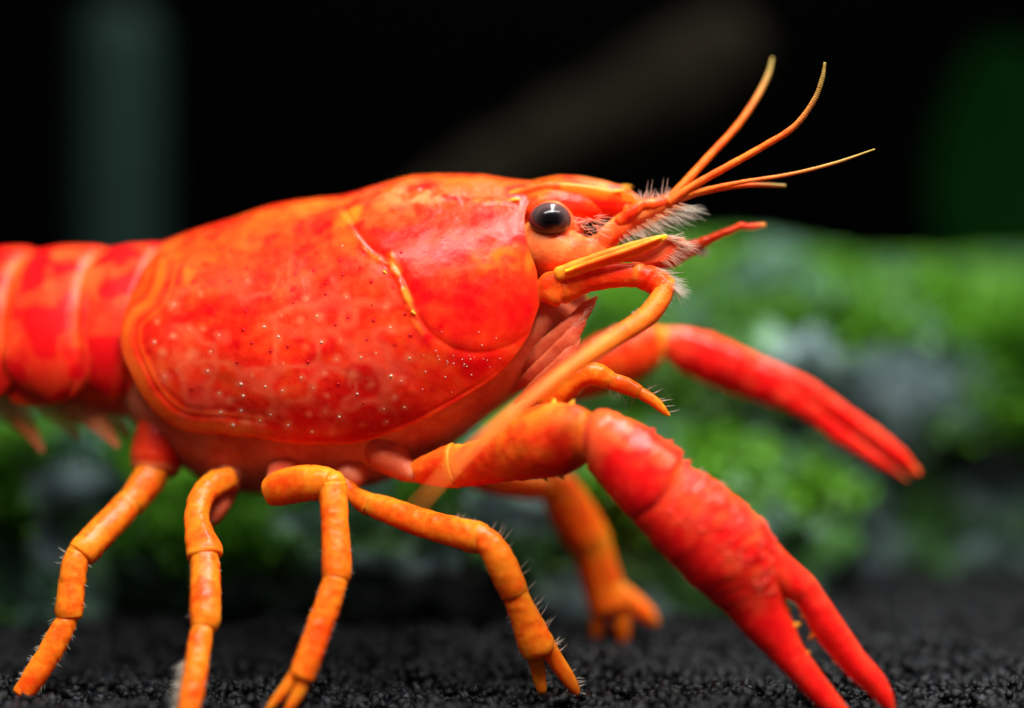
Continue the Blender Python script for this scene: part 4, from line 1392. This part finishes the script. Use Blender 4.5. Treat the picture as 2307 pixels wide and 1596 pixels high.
seg(far, 'carpus', merus_mat, 'blade', [(1250, 815, 1290, 905, 85, 0.7), (1330, 765, 1385, 880, 107, 0.7), (1400, 735, 1440, 856, 127, 0.65), (1455, 726, 1480, 824, 139, 0.65), (1492, 738, 1500, 796, 144, 0.65)], (0.2, 0.9), rough=2.4)

# ---- head: eyes, antennae, mouthparts
for s_ in (-1, 1):
    if s_ < 0:
        C = unproj(1239, 495, d0(1239) - 118)
    else:
        C = body(1268, 150, 462)
    th, ph = np.meshgrid(np.linspace(0.001, math.pi - 0.001, 40), np.linspace(0, 2 * math.pi, 64, endpoint=False), indexing='ij')
    u = np.stack([np.sin(th) * np.cos(ph), np.sin(th) * np.sin(ph), np.cos(th)], -1)
    E = C + u * np.array([46, 38, 44])
    axis = np.array([0.02, -0.02, s_ * 1.0])
    al = (u @ axis) / np.linalg.norm(axis)
    ey = obj('eye', cam_to_world(E), grid_faces(40, 64, True), eye_mat, cray, {'along': np.clip(al, 0, 1)}, caps=[])
    R_ = Rings()
    if s_ < 0:
        a, al, cc = tube([(1290, 520, 30, C[2] + 100), (1262, 508, 40, C[2] + 55), (1243, 498, 45, C[2] + 16), (1240, 496, 44, C[2] + 6)], m=36, cap1=0.2, step=2)
    else:
        a, al, cc = tube([(1290, 485, 30, C[2] - 90), (1285, 465, 38, C[2] - 40), (1280, 450, 40, C[2] - 15)], m=30, cap1=0.2, step=2)
    R_.add(a, {'pale': 0.2 + 0 * al})
    R_.build('eyestalk', soft_mat, ey)

# soft face under the eye
seg(cray, 'face', soft_mat, 'tube', [(1175, 560, 52, -112), (1215, 558, 60, -146), (1262, 568, 56, -160), (1318, 570, 42, -162), (1365, 552, 26, -158)], (0, 0.2), rough=4, rscale=40, m=40)
seg(cray, 'face', rostrum_mat, 'tube', [(1165, 480, 42, -90), (1210, 474, 46, -122), (1260, 468, 42, -132), (1320, 468, 34, -120), (1370, 470, 24, -115), (1412, 470, 14, -118)], (0, 0.2), rough=3, rscale=40, m=36)
# antennule peduncle
ped = seg(cray, 'antennule', soft_mat, 'tube', [(1312, 588, 18, -160), (1350, 556, 23, -165), (1388, 520, 26, -168), (1425, 492, 24, -170), (1462, 474, 20, -172), (1498, 460, 16, -172), (1514, 455, 12, -172)], (0, 0.2), rough=2, rscale=20)
seg(ped, 'peduncle_joint', rostrum_mat, 'tube', [(1396, 500, 14, -185), (1425, 478, 15, -188), (1446, 462, 12, -186), (1470, 462, 14, -182), (1505, 452, 13, -176)], (0.2, 0.1), rough=1.2)


def flagellum(parent, name, st, pale_from, mat, step=3.0, rings=5.0, ann=0.07):
    stn = np.asarray(st, float)
    L = np.linalg.norm(np.diff(stn[:, :2], axis=0), axis=1).sum()
    R, al, cc = tube(st, step=1.6, m=12)
    # fine annulation
    ctr = R.mean(1, keepdims=True)
    k = 1 + ann * np.sign(np.sin(al * L / rings * 2 * math.pi))
    R = ctr + (R - ctr) * k[..., None]
    R_ = Rings()
    R_.add(R, {'pale': (sstep(pale_from, 1.0, al) if pale_from < 1 else 0 * al), 'along': al})
    return R_.build(name, mat, parent)


fl1 = [(1503, 455, 11, -172), (1545, 410, 9.5, -165), (1600, 350, 8.5, -140), (1660, 285, 7.5, -105), (1705, 220, 6.5, -70), (1732, 165, 5, -40), (1740, 132, 3, -25)]
fl2 = [(1508, 456, 10, -185), (1560, 420, 8.5, -190), (1640, 375, 8.0, -200), (1720, 330, 7.5, -210), (1790, 285, 7, -225), (1835, 225, 6, -240), (1853, 175, 5, -250), (1858, 143, 3, -255)]
fl3 = [(1512, 452, 9, -180), (1560, 436, 7.5, -185), (1660, 413, 5, -195), (1780, 393, 4, -205), (1880, 368, 3.5, -215), (1970, 337, 1.8, -225)]
fl4 = [(1512, 456, 8, -170), (1570, 436, 7, -168), (1640, 422, 5.5, -160), (1700, 417, 4.8, -155), (1768, 419, 4.2, -150)]
for f_, pf in ((fl1, 0.55), (fl2, 0.5), (fl3, 0.25), (fl4, 0.6)):
    flagellum(ped, 'flagellum', f_, pf, ant_mat)
# hair fringe below the antennule peduncle
seg(ped, 'fringe_base', soft_mat, 'tube', [(1396, 536, 8, -172), (1440, 508, 12, -174), (1490, 480, 12, -174), (1530, 464, 7, -174)], (0.5, 0.9), flat=0.5, rough=1.5, rscale=10)
it = []
for _ in range(250):
    t = hr.random()
    x_ = np.interp(t, [0, 0.35, 1], [1392, 1450, 1532])
    y_ = np.interp(t, [0, 0.35, 1], [540, 508, 462]) - 12 * hr.random() * (1 - 0.3 * t)
    L = np.interp(t, [0, 0.3, 0.7, 1], [30, 48, 66, 66]) * hr.uniform(0.6, 1.1)
    an = math.radians(np.interp(t, [0, 0.5, 1], [48, 34, 20]) + hr.normal() * 9)
    it.append((x_, y_, -175 + hr.normal() * 14, L * math.cos(an), L * math.sin(an), hr.normal() * 8, hr.normal() * 5 - 4, 0.95))
bristles(ped, it)
it = []
for _ in range(70):
    x_ = hr.uniform(1432, 1512)
    L = hr.uniform(10, 26)
    an = math.radians(-70 + hr.normal() * 22)
    it.append((x_, 462 - 0.1 * (x_ - 1432) - 8, -172 + hr.normal() * 8, L * math.cos(an), L * math.sin(an), hr.normal() * 5, hr.normal() * 3, 0.9))
for (x_, y_) in ((1455, 452), (1465, 450), (1490, 447), (1500, 446)):
    it.append((x_, y_, -172, 3, -44, 0, 2, 1.2))
bristles(ped, it, hair_pink)
# whiskers in front of the eye
it = []
for _ in range(70):
    t = hr.random()
    L = hr.uniform(18, 36)
    an = math.radians(25 + hr.normal() * 25)
    it.append((1285 + 70 * t, 485 + 45 * hr.random(), -205 + hr.normal() * 6, L * math.cos(an), L * math.sin(an) * 0.6, -4, hr.normal() * 4, 0.8))
bristles(ped, it, hair_pink)

# antenna: base, peduncle, scale, flagellum
ant = seg(cray, 'antenna', merus_mat, 'blade', [(1250, 618, 1282, 684, -210, 0.7), (1290, 602, 1308, 668, -215, 0.7), (1335, 594, 1340, 656, -220, 0.75), (1390, 592, 1392, 649, -222, 0.8), (1438, 594, 1440, 648, -224, 0.85)], (0.2, 0.3), rough=1.6, m=36, cap1=0.3)
seg(ant, 'basal_joint', merus_mat, 'blade', [(1212, 640, 1216, 684, -205, 0.6), (1232, 617, 1240, 691, -212, 0.6), (1258, 610, 1268, 689, -216, 0.6), (1284, 634, 1296, 680, -214, 0.6)], (0.6, 0.8), rough=2.5, rscale=24, m=32, power=2.5)
seg(ant, 'peduncle_joint', merus_mat, 'tube', [(1436, 618, 27, -224), (1462, 628, 30, -226), (1488, 642, 28, -228), (1500, 652, 26, -230)], (0.4, 0.7), rough=3.2, rscale=12, m=32, cap1=0.5)
sc1 = seg(ant, 'antennal_scale', scale_mat, 'blade', [(1250, 604, 1268, 632, -238, 0.5), (1300, 585, 1312, 618, -242, 0.45), (1360, 564, 1372, 598, -246, 0.4), (1420, 546, 1430, 578, -248, 0.35), (1470, 533, 1476, 556, -248, 0.35), (1500, 528, 1503, 538, -248, 0.4)], (0.3, 0.9), rough=0.8, m=32, cap1=0.3)
# bright raised ridge along the scale
seg(ant, 'scale_ridge', scale_mat, 'tube', [(1275, 612, 4, -252), (1340, 589, 6, -258), (1420, 562, 6, -260), (1490, 535, 4, -256)], (1.0, 1.0))
bl = [(1330, 592, 1330, 604, -228, 0.3), (1400, 566, 1400, 592, -232, 0.2), (1460, 545, 1462, 592, -234, 0.12), (1510, 534, 1512, 586, -234, 0.1), (1538, 536, 1540, 574, -234, 0.1)]
seg(ant, 'scale_plate', plate_mat, 'blade', bl, (0.1, 0.4), rough=0.8, m=28, cap1=0.6)
it = []
for _ in range(230):
    t = hr.random()
    x_ = np.interp(t, [0, 0.5, 1], [1490, 1540, 1500])
    y_ = np.interp(t, [0, 0.5, 1], [533, 550, 588])
    L = hr.uniform(22, 52) * (1.0 if t < 0.6 else 0.7)
    an = math.radians(np.interp(t, [0, 0.5, 1], [0, 12, 42]) + hr.normal() * 8)
    it.append((x_ - hr.random() * 14, y_, -236 + hr.normal() * 5, L * math.cos(an), L * math.sin(an), hr.normal() * 5, hr.normal() * 3, 0.95))
bristles(ant, it, hair_pink)
it = []
for _ in range(230):
    t = hr.random()
    x_ = np.interp(t, [0, 1], [1468, 1512])
    y_ = np.interp(t, [0, 1], [600, 646])
    L = hr.uniform(30, 58)
    an = math.radians(np.interp(t, [0, 1], [26, 34]) + hr.normal() * 13)
    it.append((x_, y_, -228 + hr.normal() * 10, L * math.cos(an), L * math.sin(an), hr.normal() * 8, hr.normal() * 4, 0.95))
bristles(ant, it)
fl = [(1500, 646, 22, -232), (1485, 678, 24, -255), (1455, 715, 24, -295), (1390, 760, 22, -355), (1300, 820, 19, -440), (1190, 905, 15, -550), (1080, 998, 9, -660), (988, 1088, 4.5, -740), (930, 1152, 1.5, -800)]
flagellum(ant, 'flagellum', fl, 1.5, ant_mat, rings=9.0, ann=0.02)
bristles(ant, edge_hairs(fl[:5], 1, 40, 9, 0.3, hr) + edge_hairs(fl[:4], -1, 30, 10, 0.3, hr))

# far antenna: only its jointed tip shows
fa = seg(cray, 'antenna', plate_mat, 'tube', [(1440, 600, 22, -60), (1500, 582, 24, -80), (1545, 566, 19, -95), (1572, 554, 15, -100)], (0.1, 0.3), rough=2)
seg(fa, 'flagellum', merus_mat, 'tube', [(1568, 556, 14, -100), (1590, 545, 11, -100), (1622, 530, 9, -100), (1650, 519, 8, -98), (1670, 510, 8, -96), (1682, 512, 7, -95), (1700, 511, 7, -94), (1722, 508, 5.5, -93)], (0.2, 1.0), rough=1.5, rscale=12, step=2.5)
it = []
for _ in range(60):
    L = hr.uniform(14, 40)
    an = math.radians(8 + hr.normal() * 10)
    it.append((1560 + hr.random() * 12, 562 + hr.random() * 10, -98 + hr.normal() * 6, L * math.cos(an), L * math.sin(an), 0, 0, 1.1))
bristles(fa, it)

# mouthparts
mx = seg(cray, 'maxilliped', leg_mat, 'tube', [(1240, 905, 34, -190), (1285, 862, 30, -205), (1325, 842, 24, -215), (1352, 846, 23, -220), (1374, 856, 20, -222)], (0.1, 0.7), rough=2.4, rscale=16)
st = [(1372, 856, 18, -222), (1405, 868, 18, -226), (1440, 884, 15, -230)]
seg(mx, 'palp', leg_mat, 'tube', st, (0.6, 0.3), rough=1.2)
st2 = [(1442, 885, 13, -230), (1470, 902, 12, -233), (1494, 924, 8, -236), (1508, 937, 3, -237)]
seg(mx, 'palp_tip', leg_mat, 'tube', st2, (0.3, 0.9), rough=0.8)
bristles(mx, edge_hairs(st2, -1, 14, 26, 0.6, hr) + edge_hairs(st, 1, 30, 22, 0.3, hr, w=0.7))
for q, (ax0, ay0, ax1, ay1, wd_, dd_) in enumerate([(1190, 812, 1345, 668, 22, -196), (1205, 838, 1322, 712, 20, -206), (1215, 862, 1306, 762, 19, -212), (1222, 884, 1296, 808, 17, -214)]):
    mxp, myp = (ax0 + ax1) / 2 + 8, (ay0 + ay1) / 2 + 6
    seg(cray, 'mouth_plate', flesh_dark, 'tube', [(ax0 - 55, ay0 + 48, 4, dd_ + 70), (ax0 - 10, ay0 + 12, wd_ * 0.8, dd_ + 30), (mxp, myp, wd_, dd_), (ax1 * 0.7 + mxp * 0.3, ay1 * 0.7 + myp * 0.3, wd_ * 0.6, dd_ + 4), (ax1, ay1, 2.5, dd_ + 8)], (0.0, 0.15), flat=0.35, rough=0.7, rscale=16)
it = []
for _ in range(60):
    t = hr.random()
    it.append((1240 + 90 * t, 800 - 110 * t + hr.normal() * 6, -205, hr.uniform(8, 22), -hr.uniform(4, 16), -3, hr.normal() * 3, 0.7))
bristles(mx, it, hair_pink)
